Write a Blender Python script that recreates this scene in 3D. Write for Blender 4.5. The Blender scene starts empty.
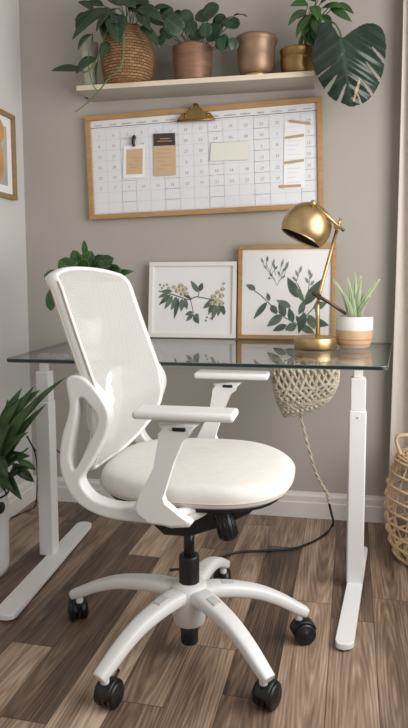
import bpy, bmesh, math, random
from mathutils import Vector, Matrix, Quaternion
random.seed(7)
V = Vector
PI = math.pi
SC = bpy.context.scene
COL = SC.collection

# ------------------------------------------------------------------ camera
F = 640.0; CAMZ = 0.97
PITCH = math.radians(5.5); YAW = math.radians(11.0); ROLL = math.radians(0.2)
PPV = 338.0   # image row of the optical axis (the photograph is a shifted crop)
_cp, _sp, _cy, _sy = math.cos(PITCH), math.sin(PITCH), math.cos(YAW), math.sin(YAW)
FW = V((-_sy*_cp, _cy*_cp, -_sp)); R0 = V((_cy, _sy, 0)); U0 = V((-_sy*_sp, _cy*_sp, _cp))
UP = U0*math.cos(ROLL) + R0*math.sin(ROLL)
RT = R0*math.cos(ROLL) - U0*math.sin(ROLL)
CP = V((0, 0, CAMZ))
cam = bpy.data.cameras.new('camera'); co = bpy.data.objects.new('camera', cam); COL.objects.link(co)
cam.sensor_fit = 'AUTO'; cam.sensor_width = 36.0; cam.lens = 36.0*F/728.0
cam.clip_start = 0.05; cam.shift_y = (PPV-364.0)/728.0
m3 = Matrix((RT, UP, -FW)).transposed()
co.matrix_world = Matrix.Translation(CP) @ m3.to_4x4()
SC.camera = co

def ray(u, v): return FW + RT*((u-204)/F) + UP*((PPV-v)/F)
def ay(u, v, y):                       # point at depth y (metres from the camera plane along the room)
    r = ray(u, v); return CP + r*(y/r.y)
def az(u, v, z=0.0):
    r = ray(u, v); return CP + r*((z-CAMZ)/r.z)
def ax(u, v, x):
    r = ray(u, v); return CP + r*(x/r.x)

# ------------------------------------------------------------------ materials
def lin(c):
    c = c/255.0
    return c/12.92 if c <= 0.04045 else ((c+0.055)/1.055)**2.4
def rgb(r, g, b): return (lin(r), lin(g), lin(b), 1.0)

def mat(name, col, rough=0.5, metal=0.0, var=0.0, vscale=8.0, bump=0.0, bscale=60.0, stretch=None, spec=None, coat=0.0, sub=0.0, detail=3.0):
    m = bpy.data.materials.new(name); m.use_nodes = True
    nt = m.node_tree; N = nt.nodes; L = nt.links
    b = N['Principled BSDF']
    b.inputs['Base Color'].default_value = col
    b.inputs['Roughness'].default_value = rough
    b.inputs['Metallic'].default_value = metal
    if spec is not None: b.inputs['Specular IOR Level'].default_value = spec
    if coat: b.inputs['Coat Weight'].default_value = coat
    if sub:
        b.inputs['Subsurface Weight'].default_value = sub
        b.inputs['Subsurface Radius'].default_value = (0.01, 0.01, 0.01)
    tc = N.new('ShaderNodeTexCoord')
    src = tc.outputs['Object']
    if stretch:
        mp = N.new('ShaderNodeMapping'); mp.inputs['Scale'].default_value = stretch
        L.new(src, mp.inputs['Vector']); src = mp.outputs['Vector']
    if var:
        n = N.new('ShaderNodeTexNoise'); n.inputs['Scale'].default_value = vscale; n.inputs['Detail'].default_value = detail
        L.new(src, n.inputs['Vector'])
        cr = N.new('ShaderNodeValToRGB')
        cr.color_ramp.elements[0].position = 0.3; cr.color_ramp.elements[1].position = 0.7
        cr.color_ramp.elements[0].color = tuple(max(0, c*(1-var)) for c in col[:3])+(1,)
        cr.color_ramp.elements[1].color = tuple(min(1, c*(1+var)) for c in col[:3])+(1,)
        L.new(n.outputs['Fac'], cr.inputs['Fac']); L.new(cr.outputs['Color'], b.inputs['Base Color'])
    if bump:
        n2 = N.new('ShaderNodeTexNoise'); n2.inputs['Scale'].default_value = bscale; n2.inputs['Detail'].default_value = 4
        L.new(src, n2.inputs['Vector'])
        bp = N.new('ShaderNodeBump'); bp.inputs['Strength'].default_value = bump; bp.inputs['Distance'].default_value = 0.004
        L.new(n2.outputs['Fac'], bp.inputs['Height']); L.new(bp.outputs['Normal'], b.inputs['Normal'])
    return m

def leaf_mat(name, c1, c2, vein, rough=0.35, veins=7.0, vstr=0.5):
    m = bpy.data.materials.new(name); m.use_nodes = True
    nt = m.node_tree; N = nt.nodes; L = nt.links; b = N['Principled BSDF']
    b.inputs['Roughness'].default_value = rough
    uv = N.new('ShaderNodeUVMap'); sx = N.new('ShaderNodeSeparateXYZ'); L.new(uv.outputs['UV'], sx.inputs[0])
    tc = N.new('ShaderNodeTexCoord'); n = N.new('ShaderNodeTexNoise'); n.inputs['Scale'].default_value = 14; L.new(tc.outputs['Object'], n.inputs['Vector'])
    mx = N.new('ShaderNodeMix'); mx.data_type = 'RGBA'; mx.inputs['A'].default_value = c1; mx.inputs['B'].default_value = c2
    mr = N.new('ShaderNodeMapRange'); mr.inputs['From Min'].default_value = 0.35; mr.inputs['From Max'].default_value = 0.65
    L.new(n.outputs['Fac'], mr.inputs['Value']); L.new(mr.outputs[0], mx.inputs['Factor'])
    def M(op, a, b_=None):
        q = N.new('ShaderNodeMath'); q.operation = op
        for i, s in enumerate((a, b_)):
            if s is None: continue
            if isinstance(s, (int, float)): q.inputs[i].default_value = s
            else: L.new(s, q.inputs[i])
        return q.outputs[0]
    au = M('ABSOLUTE', M('SUBTRACT', sx.outputs[0], 0.5))
    mid = M('LESS_THAN', au, 0.025)
    fr = M('FRACT', M('SUBTRACT', M('MULTIPLY', sx.outputs[1], veins), M('MULTIPLY', au, veins*0.6)))
    sv = M('MULTIPLY', M('LESS_THAN', fr, 0.12), vstr*0.6)
    f = M('MAXIMUM', M('MULTIPLY', mid, vstr), sv)
    m2 = N.new('ShaderNodeMix'); m2.data_type = 'RGBA'
    L.new(f, m2.inputs['Factor']); L.new(mx.outputs['Result'], m2.inputs['A']); m2.inputs['B'].default_value = vein
    L.new(m2.outputs['Result'], b.inputs['Base Color'])
    return m

MAT = {}
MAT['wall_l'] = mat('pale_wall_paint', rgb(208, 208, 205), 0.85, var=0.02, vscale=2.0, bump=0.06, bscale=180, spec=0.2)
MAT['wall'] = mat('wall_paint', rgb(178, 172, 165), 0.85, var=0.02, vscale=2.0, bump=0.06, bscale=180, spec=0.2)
MAT['ceiling'] = mat('ceiling_paint', rgb(215, 211, 205), 0.9)
MAT['trim'] = mat('trim_paint', rgb(226, 222, 218), 0.45, bump=0.02, bscale=40)
MAT['plastic'] = mat('white_plastic', rgb(223, 222, 220), 0.38, bump=0.03, bscale=400)
MAT['plastic_g'] = mat('grey_plastic', rgb(196, 196, 196), 0.3)
MAT['white_metal'] = mat('white_powder_coat', rgb(230, 229, 228), 0.4, bump=0.03, bscale=500)
MAT['black'] = mat('black_plastic', rgb(18, 18, 18), 0.4, bump=0.05, bscale=300)
MAT['black_gloss'] = mat('black_steel', rgb(22, 22, 23), 0.25, metal=0.3)
MAT['seat'] = mat('seat_fabric', rgb(216, 214, 208), 0.85, var=0.03, vscale=40, bump=0.25, bscale=420, spec=0.2)
MAT['beige'] = mat('beige_piping', rgb(206, 192, 174), 0.7)
MAT['oak'] = mat('oak_frame', rgb(178, 138, 92), 0.5, var=0.12, vscale=6, stretch=(3, 3, 18), bump=0.05)
MAT['oak_h'] = mat('gilt_frame', rgb(150, 122, 80), 0.5, var=0.12, vscale=6, stretch=(3, 12, 14), bump=0.05)
MAT['white_wood'] = mat('white_frame', rgb(234, 230, 224), 0.5, bump=0.03)
MAT['shelf'] = mat('cream_shelf_wood', rgb(226, 211, 190), 0.5, var=0.04, vscale=5, stretch=(1, 12, 12))
MAT['shelf_under'] = mat('shelf_underside_shade', rgb(176, 168, 158), 0.7)  # greige darker than the board: shade under the shelf put into the colour
MAT['paper'] = mat('white_paper', rgb(240, 240, 243), 0.9, spec=0.1)
MAT['sheet'] = mat('calendar_paper', rgb(228, 229, 234), 0.9, spec=0.1)
MAT['paper2'] = mat('cream_paper', rgb(228, 226, 216), 0.9, spec=0.1)
MAT['mat'] = mat('print_paper', rgb(236, 235, 235), 0.85, spec=0.1)
MAT['kraft'] = mat('kraft_paper', rgb(206, 178, 146), 0.85, var=0.04, vscale=30, spec=0.1)
MAT['tape'] = mat('kraft_tape', rgb(186, 158, 124), 0.7, var=0.05, vscale=40)
MAT['ink'] = mat('grey_ink', rgb(158, 159, 166), 0.9)
MAT['ink_l'] = mat('pale_ink', rgb(204, 206, 213), 0.9)
MAT['ink_d'] = mat('dark_ink', rgb(104, 103, 106), 0.9)
MAT['darkcard'] = mat('dark_card', rgb(66, 56, 50), 0.6, var=0.2, vscale=40)
MAT['brass'] = mat('brushed_brass', rgb(196, 170, 126), 0.38, metal=1.0, var=0.06, vscale=20, stretch=(1, 1, 10), bump=0.02)
MAT['brass_d'] = mat('aged_brass', rgb(152, 126, 84), 0.4, metal=1.0, var=0.15, vscale=20)
MAT['bronze_d'] = mat('dark_bronze', rgb(92, 76, 58), 0.35, metal=0.9)
MAT['copper'] = mat('copper_glaze', rgb(148, 121, 99), 0.45, metal=0.5, var=0.18, vscale=18, bump=0.08, bscale=50)
MAT['copper_d'] = mat('ribbed_bronze', rgb(138, 104, 84), 0.5, metal=0.35, var=0.18, vscale=12, stretch=(1, 1, 8))
MAT['soil'] = mat('potting_soil', rgb(52, 42, 34), 0.95, var=0.3, vscale=80, bump=0.6, bscale=90)
MAT['pot_white'] = mat('white_glaze', rgb(228, 226, 224), 0.35, bump=0.03)
MAT['pot_tan'] = mat('tan_glaze', rgb(206, 172, 140), 0.5, var=0.1, vscale=25)
MAT['pot_tan_d'] = mat('brown_glaze', rgb(176, 138, 106), 0.5, var=0.1, vscale=25)
MAT['leaf_dark'] = leaf_mat('dark_leaf', rgb(28, 46, 29), rgb(44, 66, 40), rgb(96, 122, 84), 0.35, 6, 0.35)
MAT['leaf_round'] = leaf_mat('round_leaf', rgb(34, 55, 38), rgb(52, 78, 52), rgb(100, 128, 92), 0.4, 3, 0.25)
MAT['leaf_mid'] = leaf_mat('mid_green_leaf', rgb(38, 66, 32), rgb(60, 94, 46), rgb(120, 156, 90), 0.35, 6, 0.35)
MAT['leaf_floor'] = leaf_mat('strap_leaf', rgb(36, 60, 30), rgb(68, 100, 48), rgb(116, 146, 88), 0.4, 3, 0.3)
MAT['leaf_mon'] = leaf_mat('monstera_leaf', rgb(28, 44, 35), rgb(42, 60, 47), rgb(92, 112, 96), 0.25, 5, 0.22)
MAT['aloe'] = mat('aloe_skin', rgb(148, 165, 130), 0.4, var=0.15, vscale=30)
MAT['aloe_edge'] = mat('aloe_edge', rgb(196, 202, 160), 0.5)
MAT['stem'] = mat('green_stem', rgb(92, 116, 66), 0.5, var=0.15, vscale=30)
MAT['stem_b'] = mat('brown_edge', rgb(186, 150, 120), 0.7)
MAT['rope'] = mat('cotton_rope', rgb(210, 200, 184), 0.9, var=0.12, vscale=60, bump=0.5, bscale=160)
MAT['rope_b'] = mat('cotton_cloth', rgb(176, 160, 138), 0.95, var=0.15, vscale=60, bump=0.5, bscale=160)
MAT['cable'] = mat('black_rubber', rgb(30, 28, 27), 0.55)
MAT['rattan'] = mat('rattan_cane', rgb(214, 186, 148), 0.55, var=0.14, vscale=30, bump=0.15, bscale=80)
MAT['curtain'] = mat('linen_curtain', rgb(214, 204, 196), 0.9, var=0.04, vscale=60, bump=0.15, bscale=300, stretch=(1, 1, 0.2))
MAT['ochre'] = mat('ochre_paint', rgb(196, 150, 92), 0.9, var=0.12, vscale=12)
MAT['grey_art'] = mat('grey_wash', rgb(176, 172, 168), 0.9, var=0.12, vscale=12)
MAT['art_leaf'] = mat('printed_leaf', rgb(104, 117, 101), 0.9, var=0.25, vscale=30)
MAT['art_leaf_d'] = mat('printed_dark_leaf', rgb(82, 96, 84), 0.9, var=0.25, vscale=30)
MAT['art_grey'] = mat('printed_grey_leaf', rgb(138, 144, 136), 0.9, var=0.15, vscale=30)
MAT['art_cream'] = mat('printed_blossom', rgb(206, 190, 164), 0.9, var=0.1, vscale=60)
MAT['dark_inner'] = mat('shade_lining', rgb(64, 66, 66), 0.6)
MAT['glass_edge'] = mat('glass_edge', rgb(18, 28, 28), 0.3)

def basket_mat():
    m = mat('seagrass_weave', rgb(150, 114, 76), 0.8, spec=0.2)
    nt = m.node_tree; N = nt.nodes; L = nt.links; b = N['Principled BSDF']
    uv = N.new('ShaderNodeUVMap')
    br = N.new('ShaderNodeTexBrick'); br.inputs['Scale'].default_value = 1.0
    br.inputs['Color1'].default_value = rgb(164, 128, 92); br.inputs['Color2'].default_value = rgb(136, 104, 74); br.inputs['Mortar'].default_value = rgb(84, 60, 40)
    br.inputs['Mortar Size'].default_value = 0.0016; br.inputs['Mortar Smooth'].default_value = 0.6
    br.inputs['Brick Width'].default_value = 0.03; br.inputs['Row Height'].default_value = 0.0105
    L.new(uv.outputs['UV'], br.inputs['Vector']); L.new(br.outputs['Color'], b.inputs['Base Color'])
    bp = N.new('ShaderNodeBump'); bp.invert = True; bp.inputs['Strength'].default_value = 0.8; bp.inputs['Distance'].default_value = 0.006
    L.new(br.outputs['Fac'], bp.inputs['Height']); L.new(bp.outputs['Normal'], b.inputs['Normal'])
    return m
MAT['basket'] = basket_mat()

def chair_mesh_mat():
    m = bpy.data.materials.new('chair_mesh'); m.use_nodes = True
    nt = m.node_tree; N = nt.nodes; L = nt.links; b = N['Principled BSDF']
    b.inputs['Base Color'].default_value = rgb(206, 205, 202); b.inputs['Roughness'].default_value = 0.7
    tc = N.new('ShaderNodeTexCoord'); s = N.new('ShaderNodeSeparateXYZ'); L.new(tc.outputs['Object'], s.inputs[0])
    def M(op, a, b_=None):
        q = N.new('ShaderNodeMath'); q.operation = op
        for i, t in enumerate((a, b_)):
            if t is None: continue
            if isinstance(t, (int, float)): q.inputs[i].default_value = t
            else: L.new(t, q.inputs[i])
        return q.outputs[0]
    w = M('MULTIPLY', M('SINE', M('MULTIPLY', s.outputs[1], 2*PI/0.0075)), M('SINE', M('MULTIPLY', s.outputs[2], 2*PI/0.009)))
    a = M('SUBTRACT', 0.68, M('MULTIPLY', M('MAXIMUM', w, 0.0), 0.5))
    L.new(a, b.inputs['Alpha'])
    return m
MAT['mesh'] = chair_mesh_mat()

def clear_glass(name, tint, ior=1.5, rough=0.0):
    m = bpy.data.materials.new(name); m.use_nodes = True
    nt = m.node_tree; N = nt.nodes; L = nt.links; N.clear()
    o = N.new('ShaderNodeOutputMaterial'); t = N.new('ShaderNodeBsdfTransparent'); t.inputs[0].default_value = tint
    g = N.new('ShaderNodeBsdfGlossy'); g.inputs['Roughness'].default_value = rough
    fr = N.new('ShaderNodeFresnel'); ge = N.new('ShaderNodeNewGeometry'); mi = N.new('ShaderNodeMix'); mi.inputs['A'].default_value = ior; mi.inputs['B'].default_value = 1/ior
    L.new(ge.outputs['Backfacing'], mi.inputs['Factor']); L.new(mi.outputs['Result'], fr.inputs['IOR'])
    x = N.new('ShaderNodeMixShader'); L.new(fr.outputs[0], x.inputs[0]); L.new(t.outputs[0], x.inputs[1]); L.new(g.outputs[0], x.inputs[2])
    L.new(x.outputs[0], o.inputs[0])
    return m
MAT['glass'] = clear_glass('table_glass', (0.93, 0.955, 0.945, 1))
MAT['vase'] = mat('frosted_vase_glass', rgb(206, 206, 190), 0.25)
MAT['vase'].node_tree.nodes['Principled BSDF'].inputs['Alpha'].default_value = 0.7

def floor_mat():
    m = bpy.data.materials.new('walnut_planks'); m.use_nodes = True
    nt = m.node_tree; N = nt.nodes; L = nt.links; b = N['Principled BSDF']
    def M(op, a, b_=None, c=None):
        q = N.new('ShaderNodeMath'); q.operation = op
        for i, t in enumerate((a, b_, c)):
            if t is None: continue
            if isinstance(t, (int, float)): q.inputs[i].default_value = t
            else: L.new(t, q.inputs[i])
        return q.outputs[0]
    def comb(x, y, z):
        q = N.new('ShaderNodeCombineXYZ')
        for i, t in enumerate((x, y, z)):
            if isinstance(t, (int, float)): q.inputs[i].default_value = t
            else: L.new(t, q.inputs[i])
        return q.outputs[0]
    tc = N.new('ShaderNodeTexCoord')
    mp = N.new('ShaderNodeMapping'); mp.inputs['Rotation'].default_value = (0, 0, math.radians(2))
    L.new(tc.outputs['Object'], mp.inputs['Vector'])
    s = N.new('ShaderNodeSeparateXYZ'); L.new(mp.outputs['Vector'], s.inputs[0])
    X, Y = s.outputs[0], s.outputs[1]
    W, LEN = 0.118, 0.85
    u = M('ADD', M('DIVIDE', X, W), 0.35); row = M('FLOOR', u)
    wn = N.new('ShaderNodeTexWhiteNoise'); wn.noise_dimensions = '1D'; L.new(row, wn.inputs['W'])
    v = M('ADD', M('DIVIDE', Y, LEN), M('MULTIPLY', wn.outputs['Value'], 5.0)); pid = M('FLOOR', v)
    wn2 = N.new('ShaderNodeTexWhiteNoise'); wn2.noise_dimensions = '3D'; L.new(comb(row, pid, 3.0), wn2.inputs['Vector'])
    rnd = wn2.outputs['Value']
    fu = M('FRACT', u); fv = M('FRACT', v)
    # cathedral grain: stretched distance rings around a random centre in each plank
    s2 = N.new('ShaderNodeSeparateColor'); L.new(wn2.outputs['Color'], s2.inputs[0])
    cx = M('SUBTRACT', fu, M('ADD', M('MULTIPLY', s2.outputs[0], 0.9), 0.05))
    cyy = M('MULTIPLY', M('SUBTRACT', fv, s2.outputs[1]), 0.5)
    nz = N.new('ShaderNodeTexNoise'); nz.inputs['Scale'].default_value = 1.0; nz.inputs['Detail'].default_value = 3
    L.new(comb(M('MULTIPLY', X, 14.0), M('MULTIPLY', Y, 1.8), M('MULTIPLY', rnd, 30.0)), nz.inputs['Vector'])
    d = M('SQRT', M('ADD', M('MULTIPLY', cx, cx), M('MULTIPLY', cyy, cyy)))
    ph = M('ADD', M('MULTIPLY', d, 15.0), M('MULTIPLY', nz.outputs['Fac'], 2.6))
    rings = M('ADD', M('MULTIPLY', M('SINE', M('MULTIPLY', ph, 2*PI)), 0.5), 0.5)
    nf = N.new('ShaderNodeTexNoise'); nf.inputs['Scale'].default_value = 1.0; nf.inputs['Detail'].default_value = 5; nf.inputs['Roughness'].default_value = 0.65
    L.new(comb(M('MULTIPLY', X, 90.0), M('MULTIPLY', Y, 4.0), M('MULTIPLY', rnd, 17.0)), nf.inputs['Vector'])
    nb = N.new('ShaderNodeTexNoise'); nb.inputs['Scale'].default_value = 1.0; nb.inputs['Detail'].default_value = 3
    L.new(comb(M('MULTIPLY', X, 16.0), M('MULTIPLY', Y, 2.2), M('MULTIPLY', rnd, 41.0)), nb.inputs['Vector'])
    tone = M('ADD', M('MULTIPLY', rnd, 0.52), M('MULTIPLY', nb.outputs['Fac'], 0.65))
    tone = M('ADD', tone, M('MULTIPLY', M('SUBTRACT', nf.outputs['Fac'], 0.5), 0.85))
    tone = M('ADD', tone, M('MULTIPLY', M('SUBTRACT', rings, 0.5), 0.13))
    cr = N.new('ShaderNodeValToRGB'); e = cr.color_ramp.elements
    e[0].position = 0.2; e[0].color = rgb(62, 49, 41)
    e[1].position = 0.95; e[1].color = rgb(194, 172, 152)
    k = e.new(0.5); k.color = rgb(112, 91, 76)
    k = e.new(0.72); k.color = rgb(154, 130, 111)
    L.new(tone, cr.inputs['Fac'])
    gap = M('MAXIMUM', M('LESS_THAN', M('MINIMUM', fu, M('SUBTRACT', 1.0, fu)), 0.010), M('LESS_THAN', M('MINIMUM', fv, M('SUBTRACT', 1.0, fv)), 0.0016))
    mx = N.new('ShaderNodeMix'); mx.data_type = 'RGBA'; mx.inputs['B'].default_value = rgb(56, 44, 36)
    L.new(M('MULTIPLY', gap, 0.75), mx.inputs['Factor']); L.new(cr.outputs['Color'], mx.inputs['A'])
    L.new(mx.outputs['Result'], b.inputs['Base Color'])
    b.inputs['Roughness'].default_value = 0.42
    bp = N.new('ShaderNodeBump'); bp.inputs['Strength'].default_value = 0.15; bp.inputs['Distance'].default_value = 0.002
    L.new(M('SUBTRACT', nf.outputs['Fac'], gap), bp.inputs['Height']); L.new(bp.outputs['Normal'], b.inputs['Normal'])
    return m
MAT['floor'] = floor_mat()

# ------------------------------------------------------------------ mesh helpers
def BM(): return bmesh.new()

def box(bm, c, s, rot=None, mi=0, bev=0.0, seg=2):
    r = bmesh.ops.create_cube(bm, size=1.0)
    vs = r['verts']
    M = Matrix.Translation(V(c)) @ ((rot.to_4x4() if rot else Matrix.Identity(4))) @ Matrix.Diagonal((s[0], s[1], s[2], 1))
    bmesh.ops.transform(bm, matrix=M, verts=vs)
    fs = {f for v in vs for f in v.link_faces}
    for f in fs: f.material_index = mi
    if bev:
        es = list({e for v in vs for e in v.link_edges})
        rr = bmesh.ops.bevel(bm, geom=es, offset=bev, segments=seg, affect='EDGES', profile=0.5)
        for f in rr['faces']: f.material_index = mi; f.smooth = True

def frames(pts):
    n = len(pts); T = []
    for i in range(n):
        a = pts[max(i-1, 0)]; b = pts[min(i+1, n-1)]
        T.append((b-a).normalized())
    ref = V((0, 0, 1)) if abs(T[0].z) < 0.9 else V((0, 1, 0))
    X = (ref - T[0]*ref.dot(T[0])).normalized()
    out = []
    for i in range(n):
        if i:
            q = T[i-1].rotation_difference(T[i]); X = q @ X
            X = (X - T[i]*X.dot(T[i])).normalized()
        out.append((T[i], X, T[i].cross(X)))
    return out

def catmull(pts, k=6, closed=False):
    P = [V(p) for p in pts]; n = len(P); out = []
    rng = range(n if closed else n-1)
    for i in rng:
        if closed: p0, p1, p2, p3 = P[(i-1) % n], P[i], P[(i+1) % n], P[(i+2) % n]
        else: p0, p1, p2, p3 = P[max(i-1, 0)], P[i], P[i+1], P[min(i+2, n-1)]
        for j in range(k):
            t = j/k
            out.append(0.5*((2*p1)+(p2-p0)*t+(2*p0-5*p1+4*p2-p3)*t*t+(3*p1-p0-3*p2+p3)*t**3))
    if not closed: out.append(P[-1].copy())
    return out

def lerp_list(vals, n):
    if isinstance(vals, (int, float)): return [vals]*n
    m = len(vals); out = []
    for i in range(n):
        t = i/(n-1)*(m-1); a = min(int(t), m-2); f = t-a
        out.append(vals[a]*(1-f)+vals[a+1]*f)
    return out

def spw(v, p): return math.copysign(abs(v)**p, v)
def tube(bm, pts, r, n=8, mi=0, closed=False, fixed=None, cap=True, pw=1.0):
    """sweep a round (or, with fixed=(axis, ry), elliptical) section along pts"""
    P = [V(p) for p in pts]; N = len(P); R = lerp_list(r, N); rings = []
    if closed:
        fr = []
        T0 = None
        for i in range(N):
            fr.append(((P[(i+1) % N]-P[i-1]).normalized(), None, None))
        ref = V((0, 0, 1)); nx = []
        for i in range(N):
            T = fr[i][0]
            if fixed: X = (fixed[0] - T*fixed[0].dot(T)).normalized()
            else:
                c = sum(P, V())/N
                X = (P[i]-c); X = (X - T*X.dot(T)).normalized()
            nx.append((T, X, T.cross(X)))
        fr = nx
    else: fr = frames(P)
    RY = lerp_list(fixed[1], N) if fixed else R
    for i in range(N):
        T, X, Y = fr[i]
        if fixed and not closed:
            A = fixed[0]; X = (A - T*A.dot(T))
            X = X.normalized(); Y = T.cross(X)
        ring = []
        for j in range(n):
            a = 2*PI*j/n
            if fixed: p = P[i] + X*(spw(math.cos(a), pw)*RY[i]) + Y*(spw(math.sin(a), pw)*R[i])
            else: p = P[i] + X*(math.cos(a)*R[i]) + Y*(math.sin(a)*R[i])
            ring.append(bm.verts.new(p))
        rings.append(ring)
    M = N if closed else N-1
    for i in range(M):
        a, b = rings[i], rings[(i+1) % N]
        for j in range(n):
            f = bm.faces.new((a[j], a[(j+1) % n], b[(j+1) % n], b[j])); f.smooth = True; f.material_index = mi
    if cap and not closed:
        for rg, flip in ((rings[0], True), (rings[-1], False)):
            f = bm.faces.new(list(reversed(rg)) if flip else rg); f.material_index = mi
    return rings

def lathe(bm, prof, c=(0, 0, 0), n=32, M=None, mi=0, uv=False, smooth=True):
    """revolve (r, z) pairs around z; mi may be a list per band"""
    rings = []; c = V(c)
    for (r, z) in prof:
        if r < 1e-6:
            p = V((0, 0, z)); p = (M @ p if M else p)+c
            rings.append([bm.verts.new(p)]*n)
        else:
            rg = []
            for j in range(n):
                a = 2*PI*j/n; p = V((r*math.cos(a), r*math.sin(a), z)); p = (M @ p if M else p)+c
                rg.append(bm.verts.new(p))
            rings.append(rg)
    ul = bm.loops.layers.uv.verify() if uv else None
    tot = 0.0; ds = [0.0]
    for i in range(1, len(prof)):
        tot += math.hypot(prof[i][0]-prof[i-1][0], prof[i][1]-prof[i-1][1]); ds.append(tot)
    for i in range(len(prof)-1):
        k = mi[i] if isinstance(mi, (list, tuple)) else mi
        for j in range(n):
            a, b = rings[i], rings[i+1]; j2 = (j+1) % n
            q = []
            for vv, uvv in ((a[j], (j/n, ds[i])), (a[j2], ((j+1)/n, ds[i])), (b[j2], ((j+1)/n, ds[i+1])), (b[j], (j/n, ds[i+1]))):
                if all(vv is not w[0] for w in q): q.append((vv, uvv))
            if len(q) < 3: continue
            try: f = bm.faces.new([w[0] for w in q])
            except ValueError: continue
            f.smooth = smooth; f.material_index = k
            if uv:
                for lp, w in zip(f.loops, q): lp[ul].uv = w[1]
    return rings

def prism(bm, poly, off, mi=0, bev=0.0, seg=2):
    """closed 3D outline extruded by vector off"""
    a = [bm.verts.new(V(p)) for p in poly]; b = [bm.verts.new(V(p)+V(off)) for p in poly]; n = len(a)
    fs = [bm.faces.new(a), bm.faces.new(list(reversed(b)))]
    for i in range(n): fs.append(bm.faces.new((a[(i+1) % n], a[i], b[i], b[(i+1) % n])))
    for f in fs: f.material_index = mi
    if bev:
        es = list({e for f in fs[:2] for e in f.edges})
        rr = bmesh.ops.bevel(bm, geom=es, offset=bev, segments=seg, affect='EDGES', profile=0.5)
        for f in rr['faces']: f.material_index = mi; f.smooth = True
    return fs

def leaf(bm, base, tip, width, nrm=None, bend=0.1, fold=0.15, shape='ovate', nl=8, nw=4, mi=0, curl=0.0):
    base, tip = V(base), V(tip); ul = bm.loops.layers.uv.verify()
    d = tip-base; Lg = d.length; d.normalize()
    if nrm is None: nrm = V((random.uniform(-.4, .4), -0.8, random.uniform(.1, .6)))
    nrm = V(nrm); nrm = nrm - d*nrm.dot(d)
    if nrm.length < 1e-4: nrm = d.orthogonal()
    nrm.normalize(); sd = d.cross(nrm)
    g = []
    for i in range(nl+1):
        t = i/nl
        if shape == 'ovate': w = math.sin(PI*min(1, t**0.75))**0.8 if 0 < t < 1 else 0.02
        elif shape == 'round': w = math.sqrt(max(0.0004, 1-(2*t-1)**2))
        elif shape == 'heart': w = (math.sin(PI*min(1, (t*0.92+0.08)**0.6)))**0.9 if t < 1 else 0.0
        elif shape == 'strap': w = (min(1, t*4+0.25))*(1-t**3)**0.9
        else: w = math.sin(PI*t)
        w = max(w, 0.015)*width/2
        p = base + d*(Lg*t) + nrm*(bend*Lg*math.sin(PI*t)) - nrm*(curl*Lg*t*t)
        row = []
        for j in range(nw+1):
            s = 2*j/nw-1
            row.append((bm.verts.new(p + sd*(w*s) + nrm*(fold*w*abs(s)*1.2)), (j/nw, t)))
        g.append(row)
    for i in range(nl):
        for j in range(nw):
            q = [g[i][j], g[i][j+1], g[i+1][j+1], g[i+1][j]]
            f = bm.faces.new([x[0] for x in q]); f.smooth = True; f.material_index = mi
            for lp, x in zip(f.loops, q): lp[ul].uv = x[1]

def flat_leaf(bm, o, ex, ey, bx_, by_, tx, ty, w, mi, n=8, off=0.0):
    """printed leaf on a plane: o origin, ex/ey axes in metres, base/tip in plane coordinates"""
    ez = ex.cross(ey).normalized()
    b = V((bx_, by_)); t = V((tx, ty)); d = t-b; pr = V((-d.y, d.x)).normalized()
    L_, R_ = [], []
    for i in range(1, n):
        s = i/n; ww = w/2*math.sin(PI*s**0.8); p = b+d*s
        L_.append(p+pr*ww); R_.append(p-pr*ww)
    poly = [b]+L_+[t]+list(reversed(R_))
    f = bm.faces.new([bm.verts.new(o+ex*p.x+ey*p.y+ez*off) for p in poly]); f.material_index = mi
def flat_rect(bm, o, ex, ey, x0, y0, x1, y1, mi, off=0.0):
    ez = ex.cross(ey).normalized()
    f = bm.faces.new([bm.verts.new(o+ex*x+ey*y+ez*off) for x, y in ((x0, y0), (x1, y0), (x1, y1), (x0, y1))]); f.material_index = mi
def flat_disc(bm, o, ex, ey, cx, cy, rx, ry, mi, off=0.0, n=16, a0=0):
    ez = ex.cross(ey).normalized()
    f = bm.faces.new([bm.verts.new(o+ex*(cx+rx*math.cos(a0+2*PI*i/n))+ey*(cy+ry*math.sin(a0+2*PI*i/n))+ez*off) for i in range(n)]); f.material_index = mi
def flat_line(bm, o, ex, ey, pts, w, mi, off=0.0):
    ez = ex.cross(ey).normalized()
    for (x0, y0), (x1, y1) in zip(pts, pts[1:]):
        d = V((x1-x0, y1-y0)); pr = V((-d.y, d.x)).normalized()*(w/2)
        q = [(x0+pr.x, y0+pr.y), (x0-pr.x, y0-pr.y), (x1-pr.x, y1-pr.y), (x1+pr.x, y1+pr.y)]
        f = bm.faces.new([bm.verts.new(o+ex*x+ey*y+ez*off) for x, y in q]); f.material_index = mi

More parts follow.
